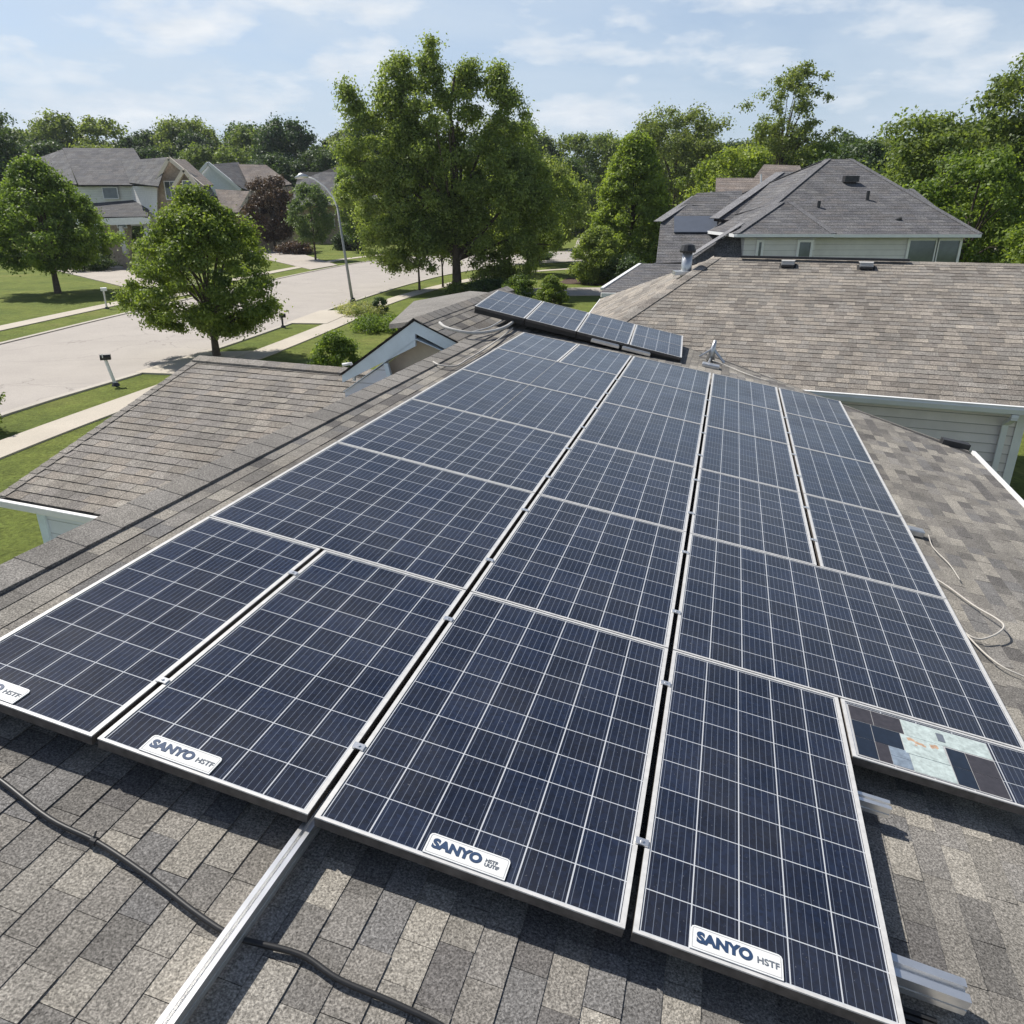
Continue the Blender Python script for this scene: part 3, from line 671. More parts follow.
# black rubber strips lying on the shingles under the lower stub
s = MB()
for k in range(4): s.box((1.02 + .008 * k, 1.66 + .022 * k, ROFF + .012), (1.13 + .004 * k, 1.675 + .022 * k, ROFF + .022), Matrix.Translation(P(0, 0, 0)) @ ROOFM)
tag(s.build('rubber_pad', M['black']), 'small ribbed black rubber pad on the shingles under the lower rail stub', 'rubber pad')

# ------------------------------------------------------------------ cables and conduits
def cable(name, pts, r, m, label, cat, n=10, parent=None):
    pp = [P(*p) for p in pts]; q = [2 * pp[0] - pp[1]] + pp + [2 * pp[-1] - pp[-2]]; out = []
    for i in range(1, len(q) - 2):
        a, b, c_, d = q[i - 1:i + 3]
        for j in range(6):
            t_ = j / 6; out.append(.5 * ((2 * b) + (c_ - a) * t_ + (2 * a - 5 * b + 4 * c_ - d) * t_ ** 2 + (3 * b - a - 3 * c_ + d) * t_ ** 3))
    out.append(pp[-1]); s = MB(); s.tube(out, r, n); return tag(s.build(name, m, parent, True), label, cat)
z = ROFF + .024
cb = thing('cable', 'black cable snaking over the shingles and under the long rail', 'cable', P(-.93, 1.23, z))
s_ = cable('sheath', [(-2.0, 1.44, z), (-1.76, 1.39, z), (-1.53, 1.335, z), (-1.34, 1.32, z), (-1.13, 1.28, z), (-.93, 1.232, z), (-.8, 1.215, z), (-.62, 1.235, z), (-.49, 1.212, z), (-.31, 1.208, z), (-.15, 1.19, z), (.1, 1.1, z), (.3, .9, z)], .0088, M['black'], None, None, parent=cb)
s = MB(); p0 = P(-1.36, 1.322, z); s.tube([p0 - Ud * .008, p0 + Ud * .010], .0125, 8); s.beam(p0 + Nd * .01, p0 + Nd * .028 + Vd * .012, .005, .004, Ud); s.build('cable_tie', M['dark'], cb)
zc = ROFF + .03
cable('cable', [(1.80, 5.15, zc), (1.93, 5.0, zc), (2.05, 4.78, zc), (2.13, 4.62, zc + .02), (2.12, 4.48, zc + .04), (2.03, 4.36, zc + .02), (1.93, 4.31, zc), (1.84, 4.42, zc)], .0055, M['cord'], 'pale cable looped on the shingles at the right edge of the array', 'cable')
cable('cable', [(1.80, 4.62, zc), (1.86, 4.45, zc), (1.93, 4.18, zc), (2.0, 4.05, zc), (2.10, 4.0, zc), (2.28, 3.93, zc), (2.5, 3.9, zc)], .005, M['cord'], 'pale cable running off to the right picture edge below the loop', 'cable')
cable('cable', [(2.02, 5.9, zc), (2.0, 5.65, zc), (2.05, 5.4, zc), (2.06, 5.15, zc)], .0035, M['cord'], 'thin pale wire on the shingles right of the array, beyond the cable loop', 'cable')
s = MB(); s.box((1.86, 5.85, ROFF + .008), (1.98, 5.93, ROFF + .06), Matrix.Translation(P(0,0,0)) @ ROOFM); tag(s.build('cable_bracket', M['steel'], bevel=.008), 'small grey bracket on the shingles at the array right edge', 'bracket')
zc = ROFF + .06
zc = ROFF + .09
cable('conduit', [(-3.3, 9.43, zc - .03), (-3.28, 9.33, zc), (-3.15, 9.16, zc), (-2.95, 9.1, zc), (-2.76, 9.18, zc), (-2.63, 9.54, zc), (-2.58, 9.99, zc), (-2.61, 10.6, zc)], .021, M['conduit'], 'thick grey conduit curving from the gable over the ridge to the rear row', 'conduit')
cable('conduit', [(-2.80, 9.20, zc), (-2.78, 9.33, zc), (-2.73, 9.77, zc), (-2.75, 10.45, zc)], .012, M['conduit'], 'thinner grey conduit lying above the thick one beside the rear row', 'conduit')
zc = ROFF + .04
cable('conduit', [(-2.68, 7.55, zc), (-2.58, 7.49, zc), (-2.44, 7.59, zc), (-2.44, 8.01, zc), (-2.45, 8.67, zc), (-2.49, 9.46, zc), (-2.55, 10.29, zc)], .009, M['cord'], 'thin pale conduit running along the roof between ridge and panels', 'conduit')
# pipe flashing at the back
t = thing('pipe_flashing', 'weathered grey metal flashing with splayed straps behind the back row of panels', 'flashing', P(.2, 11.15, ROFF))
b0 = P(.19, 11.2, ROFF)
s = MB(); s.tube([b0, b0 + Nd * .16, b0 + Nd * .30], [.07, .04, .02], 10); s.build('cone', M['steel'], t, True)
s = MB(); s.tube([b0 + Nd * .18, b0 + Ud * -.16 + Vd * -.10 + Nd * .05], .016, 6); s.tube([b0 + Nd * .18, b0 + Ud * .20 + Vd * -.08 + Nd * .03], .018, 6); s.tube([b0 + Nd * .05, b0 + Ud * -.02 + Vd * -.45 + Nd * .03], .014, 6); s.build('strap', M['steel'], t)
s = MB(); s.box((-.10, -.55, 0), (.14, -.40, .05), Matrix.Translation(b0) @ ROOFM); s.build('base_block', M['steel'], t, bevel=.012)
cable('cable', [(.22, 11.0, ROFF + .05), (.42, 10.95, ROFF + .03), (.72, 10.7, ROFF + .02), (1.0, 10.55, ROFF + .02)], .008, M['cord'], 'pale cable trailing right from the grey pipe flashing behind the panels', 'cable')

# ------------------------------------------------------------------ brown-roofed neighbour at right
E0 = Vector((4.62, 11.85, 3.6)); bt = math.atan(.286); Bb = B2 * math.cos(bt) + Vector((0, 0, math.sin(bt))); BLn = 5.75 / math.cos(bt)
nb = thing('house', 'brown shingled neighbour house with grey siding and white gutter at right', 'house', (6, 15, 0))
AR = 4.5
rfB = roof_face(nb, 'roof', E0, A2, Bb, [(-4.3, 0), (AR, 0), (AR, BLn), (-2.22, BLn)], M['brown_far'], .168, (.13, .28), .009, 21, T_FAR)
Rr = E0 + A2 * -2.22 + Bb * BLn; Fp = E0 + A2 * -4.3; Kp = E0 + A2 * -6.3 + B2 * 11.5
ex = (Kp - Fp).normalized(); up_ = (Rr - Fp) - ex * (Rr - Fp).dot(ex); hh = up_.length; up_.normalize()
roof_face(nb, 'roof', Fp, ex, up_, [(0, 0), ((Kp - Fp).length, 0), ((Rr - Fp).dot(ex), hh)], M['brown_far'], .205, (.22, .42), .012, 22, [tuple(c * 1.12 for c in t_) for t_ in T_FAR])
Rr2 = Rr + A2 * (AR + 2.22)
Bb2 = B2 * math.cos(bt) - Vector((0, 0, math.sin(bt)))
s = MB(); s.prism([Rr - Vector((0,0,.006)), Rr2 - Vector((0,0,.006)), Rr2 + Bb2 * BLn, Kp], (0, 0, -.1)); s.build('roof', M['brown_far'], nb)
ridge_cap(nb, Rr, Rr2, -Bb, Bb2, .16, .28, M['brown_far'], 23, T_FAR)
ridge_cap(nb, Fp, Rr, A2 * 1.0 + Vector((0, 0, .02)), (ex + Vector((0, 0, .12))), .17, .28, M['brown_far'], 24, T_FAR, 'hip_cap', .02)
s = MB(); s.beam(Rr + A2 * .6 + Vector((0, 0, .045)) - B2 * .1, Rr + A2 * 4.0 + Vector((0, 0, .045)) - B2 * .1, .10, .05); s.build('ridge_vent', M['dark'], nb)
for k in range(2):
    pv = Vector((6.02, 0, 0)) if k == 0 else Vector((7.5, 0, 0))
    aa = [.40, 1.88][k] - .0; base = Rr + A2 * ([1.62, 3.17][k]) - Bb * .42
    Mx = Matrix.Translation(base) @ Matrix((A2, Bb, A2.cross(Bb))).transposed().to_4x4() @ Matrix.Scale(.78, 4)
    s = MB(); s.box((-.22, -.18, 0), (.22, .20, .015), Mx)
    s.build('roof_vent', M['felt'], rfB)
    s = MB(); s.box((-.17, -.19, .016), (.17, .14, .10), Mx); s.build('roof_vent', M['dark'], rfB, bevel=.02)
    s = MB(); s.prism([Mx @ Vector(q) for q in ((-.16, -.12, .17), (.16, -.12, .17), (.19, .20, .09), (-.19, .20, .09))], Mx.to_3x3() @ Vector((0, 0, .02))); s.prism([Mx @ Vector(q) for q in ((-.165, -.125, .17), (.165, -.125, .17), (.175, -.17, .105), (-.175, -.17, .105))], Mx.to_3x3() @ Vector((0, .012, .012))); s.build('roof_vent', M['conduit'], rfB, bevel=.01)
# gutter
s = MB()
g0 = Fp + A2 * .0; g1 = E0 + A2 * AR
def gut(a, b, out):
    d = (b - a).normalized(); prof = [(.0, .02), (.10, .02), (.115, -.02), (.09, -.09), (.0, -.11)]
    vs = [p + out * x + Vector((0, 0, z_)) for p in (a, b) for x, z_ in prof]
    s.add(vs, [(0, 1, 6, 5), (1, 2, 7, 6), (2, 3, 8, 7), (3, 4, 9, 8), (0, 4, 3, 2, 1), (5, 6, 7, 8, 9)])
    s.beam(a + out * .108 + Vector((0, 0, .024)), b + out * .108 + Vector((0, 0, .024)), .018, .012)
gut(g0 - Vector((0, 0, .01)), g1 - Vector((0, 0, .01)), -B2); s.build('gutter', M['white'], nb)
s = MB(); s.prism([Kp + B2 * .0, Fp, Fp - ex.cross(Vector((0, 0, 1))) * .04, Kp - ex.cross(Vector((0, 0, 1))) * .04], (0, 0, -.14)); s.build('fascia', M['white'], nb)
# lap-board wall
Wl = E0 + A2 * -3.7 + B2 * .42; Wl.z = 0; WL_ = 6.92
s = MB(); bp = .145
for k in range(25):
    z0 = k * bp; z1 = min(z0 + bp, 3.56)
    p = [Wl + Vector((0, 0, z0)) - B2 * .024, Wl + A2 * WL_ + Vector((0, 0, z0)) - B2 * .024, Wl + A2 * WL_ + Vector((0, 0, z1)) - B2 * .004, Wl + Vector((0, 0, z1)) - B2 * .004, Wl + Vector((0, 0, z0)), Wl + A2 * WL_ + Vector((0, 0, z0))]
    kk = random.Random(k).uniform(.96, 1.04); s.add(p, [(0, 1, 2, 3)], (kk, kk, kk)); s.add(p, [(4, 5, 1, 0)], (.3, .3, .3)); s.add([Wl + Vector((0, 0, z0 - .001)) - B2 * .0235, Wl + A2 * WL_ + Vector((0, 0, z0 - .001)) - B2 * .0235, Wl + A2 * WL_ + Vector((0, 0, z0 + .011)) - B2 * .0245, Wl + Vector((0, 0, z0 + .011)) - B2 * .0245], [(0, 1, 2, 3)], (.42, .42, .42))  # darkened undersides and edge strips paint in the shadow lines between boards
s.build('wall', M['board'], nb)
s = MB(); WR = Wl + A2 * WL_
s.prism([WR + B2 * .02, WR + B2 * 10.2, WR + B2 * 10.2 + Vector((0, 0, 3.5)), WR + B2 * 5.3 + Vector((0, 0, 5.0)), WR + B2 * .02 + Vector((0, 0, 3.5))], -A2 * .1)
s.prism([Wl + B2 * .02, Wl + B2 * 10.2 - A2 * 1.4, Wl + B2 * 10.2 - A2 * 1.4 + Vector((0, 0, 3.5)), Wl + B2 * .02 + Vector((0, 0, 3.5))], A2 * .1); s.build('wall', M['siding'], nb)
s = MB(); MA = Matrix.Translation(WR) @ Matrix.Rotation(math.atan2(A2.y, A2.x), 4, 'Z'); s.box((-.09, -.045, 0), (.03, -.026, 3.5), MA); s.box((.002, -.044, 0), (.03, .10, 3.49), MA); s.build('corner_board', M['white'], nb)
s = MB(); s.prism([Fp + dn * .12, g1 + dn * .12, g1 + B2 * .40 + dn * .10, Fp + B2 * .40 + dn * .10], dn * .015); s.build('soffit', M['siding'], nb)
# downspout: out from gutter, back to the wall, down
dp = E0 + A2 * 2.98
s = MB(); s.beam(dp - B2 * .06 + dn * .11, dp - B2 * .06 + dn * .16, .09, .07, B2); s.beam(dp - B2 * .06 + dn * .17, dp + B2 * .33 + dn * .34, .085, .06); s.build('downspout', M['white'], nb)
s = MB(); s.beam(dp + B2 * .345 + dn * .33, dp + B2 * .345 + dn * 3.4, .085, .06, B2); s.build('downspout', M['white'], nb, bevel=.006)
# chimney-like vent pipe on the hip
pb = Rr + (Fp - Rr) * .12 - A2 * .25 + ex * .1
pb.z = 5.02
t2 = []
s = MB(); s.tube([pb + dn * .3, pb + Vector((0, 0, .35))], [.13, .11], 12); s.build('flue', M['steel'], nb, True)
s = MB(); s.tube([pb + Vector((0, 0, .36)), pb + Vector((0, 0, .40)), pb + Vector((0, 0, .52)), pb + Vector((0, 0, .55))], [.17, .18, .14, .05], 12); s.build('flue_cap', M['dark'], nb)
s = MB(); s.box((-.28, -.2, -.05), (.26, .14, .03), Matrix.Translation(pb + dn * .06)); s.build('flashing', M['steel'], nb)

# ------------------------------------------------------------------ simple roofs for the farther houses
def hip_roof(parent, x0, x1, y0, y1, ze, zr, rx0, rx1, m, Rm, name='roof', over=.4, e=.4, seed=1, tints=T_GR, hip_m=None, ry=None, lighter=1.0):
    """rectangular hip roof; ridge from rx0 to rx1 at height zr; Rm places it"""
    yc = (y0 + y1) / 2 if ry is None else ry
    c_ = [Vector(p) for p in ((x0, y0, ze), (x1, y0, ze), (x1, y1, ze), (x0, y1, ze))]; r0 = Vector((rx0, yc, zr)); r1 = Vector((rx1, yc, zr))
    faces = [(c_[0], c_[1], r1, r0), (c_[1], c_[2], r1), (c_[2], c_[3], r0, r1), (c_[3], c_[0], r0)]
    for i, f in enumerate(faces):
        f = [Rm @ p for p in f]; o = f[0]; da = (f[1] - f[0]).normalized(); nn = da.cross(f[2] - f[0]).normalized()
        if nn.z < 0: nn = -nn
        db = nn.cross(da)
        if db.z < 0: db = -db
        poly = [((p - o).dot(da), (p - o).dot(db)) for p in f]
        if i == 1 or i == 3:
            if (f[2] - f[0]).length < 1e-4: continue
        roof_face(parent, name, o, da, db, poly, m, e, (e * 1.0, e * 2.2), .008, seed + i, tints, .12)
    for a, b in ((c_[0], r0), (c_[1], r1), (c_[2], r1), (c_[3], r0)):
        s = MB(); a = Rm @ a; b = Rm @ b; d = (b - a); 
        if d.length < .2: continue
        s.beam(a + Vector((0, 0, .015)), b + Vector((0, 0, .015)), .24, .03, col=(1.12, 1.12, 1.12)); s.build('hip_cap', m, parent)
    s = MB(); k = [Rm @ p for p in c_]
    for i in range(4):
        a, b = k[i], k[(i + 1) % 4]; out = (b - a).cross(Vector((0, 0, 1))).normalized()
        s.prism([a, b, b + out * .06, a + out * .06], (0, 0, -.11))
    s.build('gutter', M['sidingw'] if False else M['white'], parent)
def box_walls(parent, x0, x1, y0, y1, z0, z1, m, Rm, name='wall'):
    s = MB(); s.box((x0, y0, z0), (x1, y1, z1), Rm); return s.build(name, m, parent)
def window(parent, cx_, cy_, cz, w_, h_, Rm, face='y', mull=1, arch=False, fm='white'):
    """window on the wall facing -y (face 'y') or +x (face 'x') of the local frame"""
    if face == 'y': L = Rm @ Matrix.Translation((cx_, cy_, cz))
    else: L = Rm @ Matrix.Translation((cx_, cy_, cz)) @ Matrix.Rotation(R(90), 4, 'Z')
    s = MB(); f = .09
    s.box((-w_/2 - f, -.06, -h_/2 - f), (w_/2 + f, -.0, -h_/2), L); s.box((-w_/2 - f, -.06, h_/2), (w_/2 + f, 0, h_/2 + f), L)
    s.box((-w_/2 - f, -.06, -h_/2), (-w_/2, 0, h_/2), L); s.box((w_/2, -.06, -h_/2), (w_/2 + f, 0, h_/2), L)
    for k in range(mull): x = -w_/2 + w_ * (k + 1) / (mull + 1); s.box((x - .035, -.055, -h_/2), (x + .035, -.002, h_/2), L)
    wn_ = s.build('window', M[fm], parent)
    s = MB(); s.box((-w_/2, -.02, -h_/2), (w_/2, -.004, h_/2), L); s.build('pane', M['glassdark'], wn_)
    return wn_
I4 = Matrix.Identity(4)
# grey two-storey house behind the neighbour
Rz = lambda x, y, a: Matrix.Translation((x, y, 0)) @ Matrix.Rotation(R(a), 4, 'Z')
gh = thing('house', 'grey roofed two-storey house with grey siding behind the brown roof at right', 'house', (13, 38, 0))
G0 = Rz(8.63, 30.0, 0)
hip_roof(gh, -.15, 8.95, 0, 14.5, 5.38, 8.33, 5.6, 6.6, M['grey_sh'], G0, e=.26, seed=31)
box_walls(gh, .35, 8.5, .45, 14, 0, 5.34, M['siding'], G0)
# small forward hip on the left part of the front
hip_roof(gh, -.30, 3.35, -.25, 8.0, 5.40, 6.50, 2.2, 2.55, M['grey_sh'], G0, e=.26, seed=36, ry=2.6)
box_walls(gh, .15, 2.85, .10, 5, 0, 5.36, M['siding'], G0)
window(gh, 2.45, .10, 4.55, .42, 1.1, G0, mull=0)
for wx, ww in ((921, .98), (947.5, .78)):
    pw_ = aty(wx, 250, 30.45); window(gh, 0, 0, 0, ww, 1.25, Matrix.Translation((pw_.x, 30.445, 4.52)), mull=0)
window(gh, .75, .10, 4.5, .10, 1.2, G0, mull=0)
for k, (px, py, Y) in enumerate([(851, 174, 34.6), (867, 197, 33.0), (818, 207, 32.3), (896, 225, 31.2)]):
    p = aty(px, py + 4, Y); s = MB()
    if k == 0: s.box((-.3, -.15, -.15), (.3, .15, .08), Matrix.Translation(p))
    else: s.tube([p + dn * .5, p + Vector((0, 0, .35)), p + Vector((.12 if k == 3 else 0, 0, .38))], .07 if k != 3 else .09, 8)
    s.build('vent_pipe', M['dark'], gh)
# rear back wing of that house
hip_roof(gh, 8.2, 12.7, 9, 15, 5.7, 7.2, 9.6, 11.9, M['grey_sh'], G0, e=.26, seed=41)
box_walls(gh, 8.6, 12.3, 9.4, 14.6, 0, 5.66, M['siding'], G0)
# attached lower left wing, seen as big grey slopes
wing = thing('house', 'grey roofed house with several slopes and a blue-grey sheet, left of the two-storey grey house', 'house', (9, 36, 0))
def free_roof(parent, pts, m, seed, e=.26, tints=T_GR, th=.12, name='roof'):
    f = [Vector(p) for p in pts]; nn = Vector()
    for i in range(len(f)): nn += f[i].cross(f[(i + 1) % len(f)])
    nn.normalize(); nn = -nn if nn.z < 0 else nn
    c0 = sum(f, Vector()) / len(f); f = [p - nn * (p - c0).dot(nn) for p in f]
    db = (Vector((0, 0, 1)) - nn * nn.z).normalized(); da = db.cross(nn)
    o = min(f, key=lambda p: p.dot(db)); poly = [((p - o).dot(da), (p - o).dot(db)) for p in f]
    return roof_face(parent, name, o, da, db, poly, m, e, (e * 1.0, e * 2.2), .008, seed, tints, th)
W1 = [aty(656, 262, 31.5), aty(740, 264, 31.5), aty(744, 222, 34.5), aty(742, 190, 38.0), aty(697, 196, 38.0), aty(661, 219, 35.2)]
free_roof(wing, W1, M['grey_sh'], 51)
W2 = [aty(686, 264, 30.6), aty(748, 264, 30.0), aty(741, 226, 30.9)]      # forward slope beside the siding
free_roof(wing, W2, M['grey_sh'], 52)
W3 = [aty(714, 218, 34.2), aty(742, 222, 34.2), aty(812, 182, 41), aty(806, 171, 42), aty(782, 172, 41.5)]
free_roof(wing, W3, M['grey_sh'], 53)
for a, b in (((714, 219, 34.1), (780, 173, 41.4)), ((691, 256, 30.5), (742, 224, 30.8)), ((658, 222, 35), (696, 197, 37.9))):
    s = MB(); s.beam(aty(*a) + Vector((0, 0, .02)), aty(*b) + Vector((0, 0, .03)), .42, .03, col=(1.5, 1.5, 1.5)); s.build('hip_cap', M['grey_sh'], wing)
W4 = [aty(601, 293, 26.5), aty(660, 293, 26.5), aty(690, 264, 31.0), aty(641, 264, 31.0), aty(606, 284, 27.6)]
free_roof(wing, W4, M['grey_sh'], 54)
s = MB(); s.beam(aty(601, 295, 26.4), aty(672, 296, 26.4), .12, .14); s.beam(aty(640, 264.5, 31.0), aty(602, 289, 27.0), .12, .10); s.build('gutter', M['white'], wing)
wall_poly(wing, [aty(606, 296, 27.5), aty(660, 296, 27.2)], M['siding']); wall_poly(wing, [aty(606, 292, 27.5), aty(646, 267, 31.4), aty(657, 262, 31.6), aty(662, 222, 35.6), aty(697, 198, 38.2)], M['siding'])
wall_poly(wing, [aty(657, 264, 31.9), aty(740, 266, 31.7)], M['siding'])
s = MB(); n0 = 0
nW = Vector()
for i_ in range(len(W1)): nW += W1[i_].cross(W1[(i_ + 1) % len(W1)])
nW.normalize(); nW = -nW if nW.z < 0 else nW; cW = sum(W1, Vector()) / len(W1)
def on_w1(x, y, up=.04): d = ray(x, y); return CAM + d * ((cW + nW * up - CAM).dot(nW) / d.dot(nW))
q = [on_w1(674, 233), on_w1(717, 233), on_w1(717, 217), on_w1(674, 217)]
s.prism(q, nW * .05); s.build('flat_sheet', M['bluesheet'], wing)
s = MB(); s.box((-.3, -.2, -.1), (.3, .2, .12), Matrix.Translation(aty(698, 208, 36.8))); s.build('vent_pipe', M['dark'], wing)
# brownish house behind
bh = thing('house', 'reddish brown roof peeking above the grey slopes, in front of the light green trees', 'house', (16, 52, 0))
free_roof(bh, [aty(715, 205, 47), aty(775, 205, 47), aty(762, 178, 51), aty(716, 178, 51)], M['grey_brown'], 61, .35)
free_roof(bh, [aty(740, 196, 49), aty(812, 200, 49), aty(800, 165, 55), aty(764, 165, 55)], M['grey_brown'], 62, .35)
s = MB(); s.tube([aty(761, 188, 50), aty(761, 174, 50)], .06, 6); s.build('vent_pipe', M['white'], bh); s = MB(); s.tube([aty(711, 204, 46), aty(713, 192, 46)], [.3, .15], 6); s.build('chimney', M['white'], bh)
wall_poly(bh, [aty(712, 207, 46.8) , aty(815, 207, 46.8)], M['siding'])

# ------------------------------------------------------------------ houses across the street
def pr(pts, k): return [aty(x, y, Y * k) for x, y, Y in pts]
LH = thing('house', 'large grey roofed two-storey house with a columned porch across the street at left', 'house', (-48, 98, 0))
K = 1.12
free_roof(LH, pr([(79, 186, 82), (128, 184.5, 82), (156, 184.5, 82), (134, 149, 90), (62, 147, 90)], K), M['grey_sh'], 71, .5)
free_roof(LH, pr([(8, 188, 90), (79, 186, 82), (62, 147, 90), (22, 166, 94)], K), M['grey_sh'], 72, .5, [tuple(c * 1.15 for c in t_) for t_ in T_GR])
free_roof(LH, pr([(131, 184, 80), (157, 185, 76), (169.5, 158.5, 79), (120, 159.5, 84)], K), M['grey_sh'], 73, .5, [tuple(c * 1.1 for c in t_) for t_ in T_GR])
free_roof(LH, pr([(134, 149, 90), (62, 147, 90), (60, 168, 100), (150, 168, 100)], K), M['grey_sh'], 70, .5)
def wallf(parent, pts, m, k, name='wall', th=.25):
    f = pr(pts, k); s = MB(); s.prism(f, Vector((0, th, 0))); return s.build(name, M[m], parent)
wallf(LH, [(60, 187, 82.6), (131, 186, 82.6), (131, 203, 82.6), (60, 203, 82.6)], 'sidingw', K)
wallf(LH, [(131, 186, 82.4), (157, 187, 77.5), (157, 226, 77.5), (131, 226, 82.4)], 'siding', K)
s = MB(); s.prism(pr([(60, 203, 84), (131, 203, 84), (131, 268, 84), (60, 268, 84)], K), Vector((0, .25, 0))); s.build('wall', M['stone'], LH)
wallf(LH, [(169, 160, 78), (156, 187, 78), (156, 232, 78), (203, 232, 78), (203, 186, 78)], 'stone', K, 'gable_wall')
wallf(LH, [(184, 172, 76), (175, 187, 76), (175, 240, 76), (201, 240, 76), (201, 190, 76)], 'stone', K, 'gable_wall')
for a, b in (((169, 158.5, 77.5), (154, 187, 77.5)), ((169, 158.5, 77.5), (203, 187, 77.5)), ((184, 170, 75.5), (173, 188, 75.5)), ((184, 170, 75.5), (202, 192, 75.5))):
    s = MB(); p, q = pr([a, b], K); s.beam(p, q, .35, .35); s.build('rake_board', M['beige'], LH)

free_roof(LH, pr([(184, 169.5, 75.5), (173, 187, 75.5), (176, 186, 84), (184, 166, 88)], K), M['grey_sh'], 75, .5)
free_roof(LH, pr([(169.5, 158, 77.5), (204, 187, 77.5), (214, 184, 88), (185, 160, 92)], K), M['grey_brown'], 76, .5)
free_roof(LH, pr([(184, 169.5, 75.5), (204, 193, 75.5), (216, 196, 84), (206, 180, 88)], K), M['grey_sh'], 77, .5)
def win_px(parent, x, y, Y, w_, h_, k, mull=1, fm='white'):
    p = aty(x, y, Y * k); return window(parent, 0, 0, 0, w_, h_, Matrix.Translation(p), mull=mull, fm=fm)
win_px(LH, 110.5, 193, 82.4, 1.6, 1.1, K, 0); win_px(LH, 171, 190.5, 77.7, 1.1, 1.7, K, 1); win_px(LH, 188.5, 190, 75.7, .9, 1.7, K, 0); win_px(LH, 121, 220, 83.6, 1.0, 1.6, K, 0)
# porch
free_roof(LH, pr([(74, 218, 78.5), (148, 216, 77), (148, 207, 79.5), (136, 201, 82), (82, 203, 82)], K), M['grey_sh'], 78, .5, [tuple(c * .75 for c in t_) for t_ in T_GR])
wallf(LH, [(74, 219, 78.3), (150, 217, 77), (150, 224, 77), (74, 226, 78.3)], 'white', K, 'porch_beam', .3)
for x in (96, 121, 146):
    p = aty(x, 226, 78 * K); s = MB(); s.tube([(p.x, p.y, 0), (p.x, p.y, 1.6)], .55, 4); s.build('porch_column', M['stone'], LH)
    s = MB(); s.tube([(p.x, p.y, 1.6), (p.x, p.y, p.z)], [.33, .25], 12); s.build('porch_column', M['white'], LH, True)
# middle house
H2 = thing('house', 'tan brick house with a pale blue side gable and arched window across the street', 'house', (-52, 140, 0))
K2 = 1.22
wallf(H2, [(208, 164, 112), (197, 176, 112), (197, 196, 112), (240, 196, 112), (240, 189, 112)], 'siding_blue', K2, 'gable_wall')
s = MB()
for a, b in (((208, 163, 111.6), (196, 177, 111.6)), ((208, 163, 111.6), (241, 190, 111.6))):
    p, q = pr([a, b], K2); s.beam(p, q, .4, .5)
s.build('rake_board', M['white'], H2)
free_roof(H2, pr([(208, 162.5, 111.5), (241, 190, 111.5), (251, 189, 112), (238, 164, 118)], K2), M['grey_sh'], 81, .6)
free_roof(H2, pr([(238, 164, 117), (251, 190, 111), (292, 184, 114), (266, 165, 118)], K2), M['grey_brown'], 82, .6)
free_roof(H2, pr([(216, 190, 108), (252, 190.5, 104), (240, 213, 103), (222, 213, 104)], K2), M['grey_brown'], 83, .6, [tuple(c * 1.25 for c in t_) for t_ in T_GR])
wallf(H2, [(252, 192, 104), (240, 214, 104), (240, 250, 104), (276, 250, 104), (276, 214, 104)], 'stone', K2, 'gable_wall'); wallf(H2, [(222, 213, 105), (240, 213, 105), (240, 252, 105), (222, 252, 105)], 'stone', K2)
wallf(H2, [(255, 190, 113), (292, 186, 113), (292, 246, 113), (255, 246, 113)], 'stone', K2)
s = MB()
for a, b in (((252, 191, 103.5), (238, 215, 103.5)), ((252, 191, 103.5), (277, 216, 103.5))):
    p, q = pr([a, b], K2); s.beam(p, q, .45, .5)
s.build('rake_board', M['beige'], H2)
wn = win_px(H2, 254, 219, 103.6, 2.0, 2.2, K2, 2)
p = aty(254, 211.5, 103.5 * K2); s = MB(); arc = [(p.x + 1.05 * math.cos(t_), p.y, p.z + .95 * math.sin(t_)) for t_ in [math.pi * k / 10 for k in range(11)]]
s.prism(arc, (0, .05, 0)); s.build('arch_pane', M['glassdark'], wn); s = MB(); s.tube([(a, b - .03, c_) for a, b, c_ in arc], .08, 6); s.build('arch_frame', M['white'], wn)
# third house
H3 = thing('house', 'grey roofed house half hidden behind the street lamp and its small tree', 'house', (-38, 165, 0))
K3 = 1.2
free_roof(H3, pr([(290, 206, 124), (380, 204, 124), (366, 166, 132), (337, 165, 132), (322, 173, 131), (299, 172, 131)], K3), M['grey_sh'], 91, .6, [tuple(c * 1.15 for c in t_) for t_ in T_GR])
wallf(H3, [(292, 206, 126), (380, 205, 126), (380, 246, 126), (292, 246, 126)], 'stone', K3)
win_px(H3, 352, 222, 125.6, 2.2, 2.2, K3, 1); win_px(H3, 330, 222, 125.6, 1.6, 2.2, K3, 1)
H4 = thing('house', 'small grey roof seen through the gap beyond the far road', 'house', (12, 230, 0))
free_roof(H4, [aty(566, 176, 215), aty(600, 176, 215), aty(596, 164, 228), aty(572, 164, 228)], M['grey_sh'], 92, .8)
wall_poly(H4, [aty(567, 177, 216), aty(599, 177, 216)], M['sidingw'])

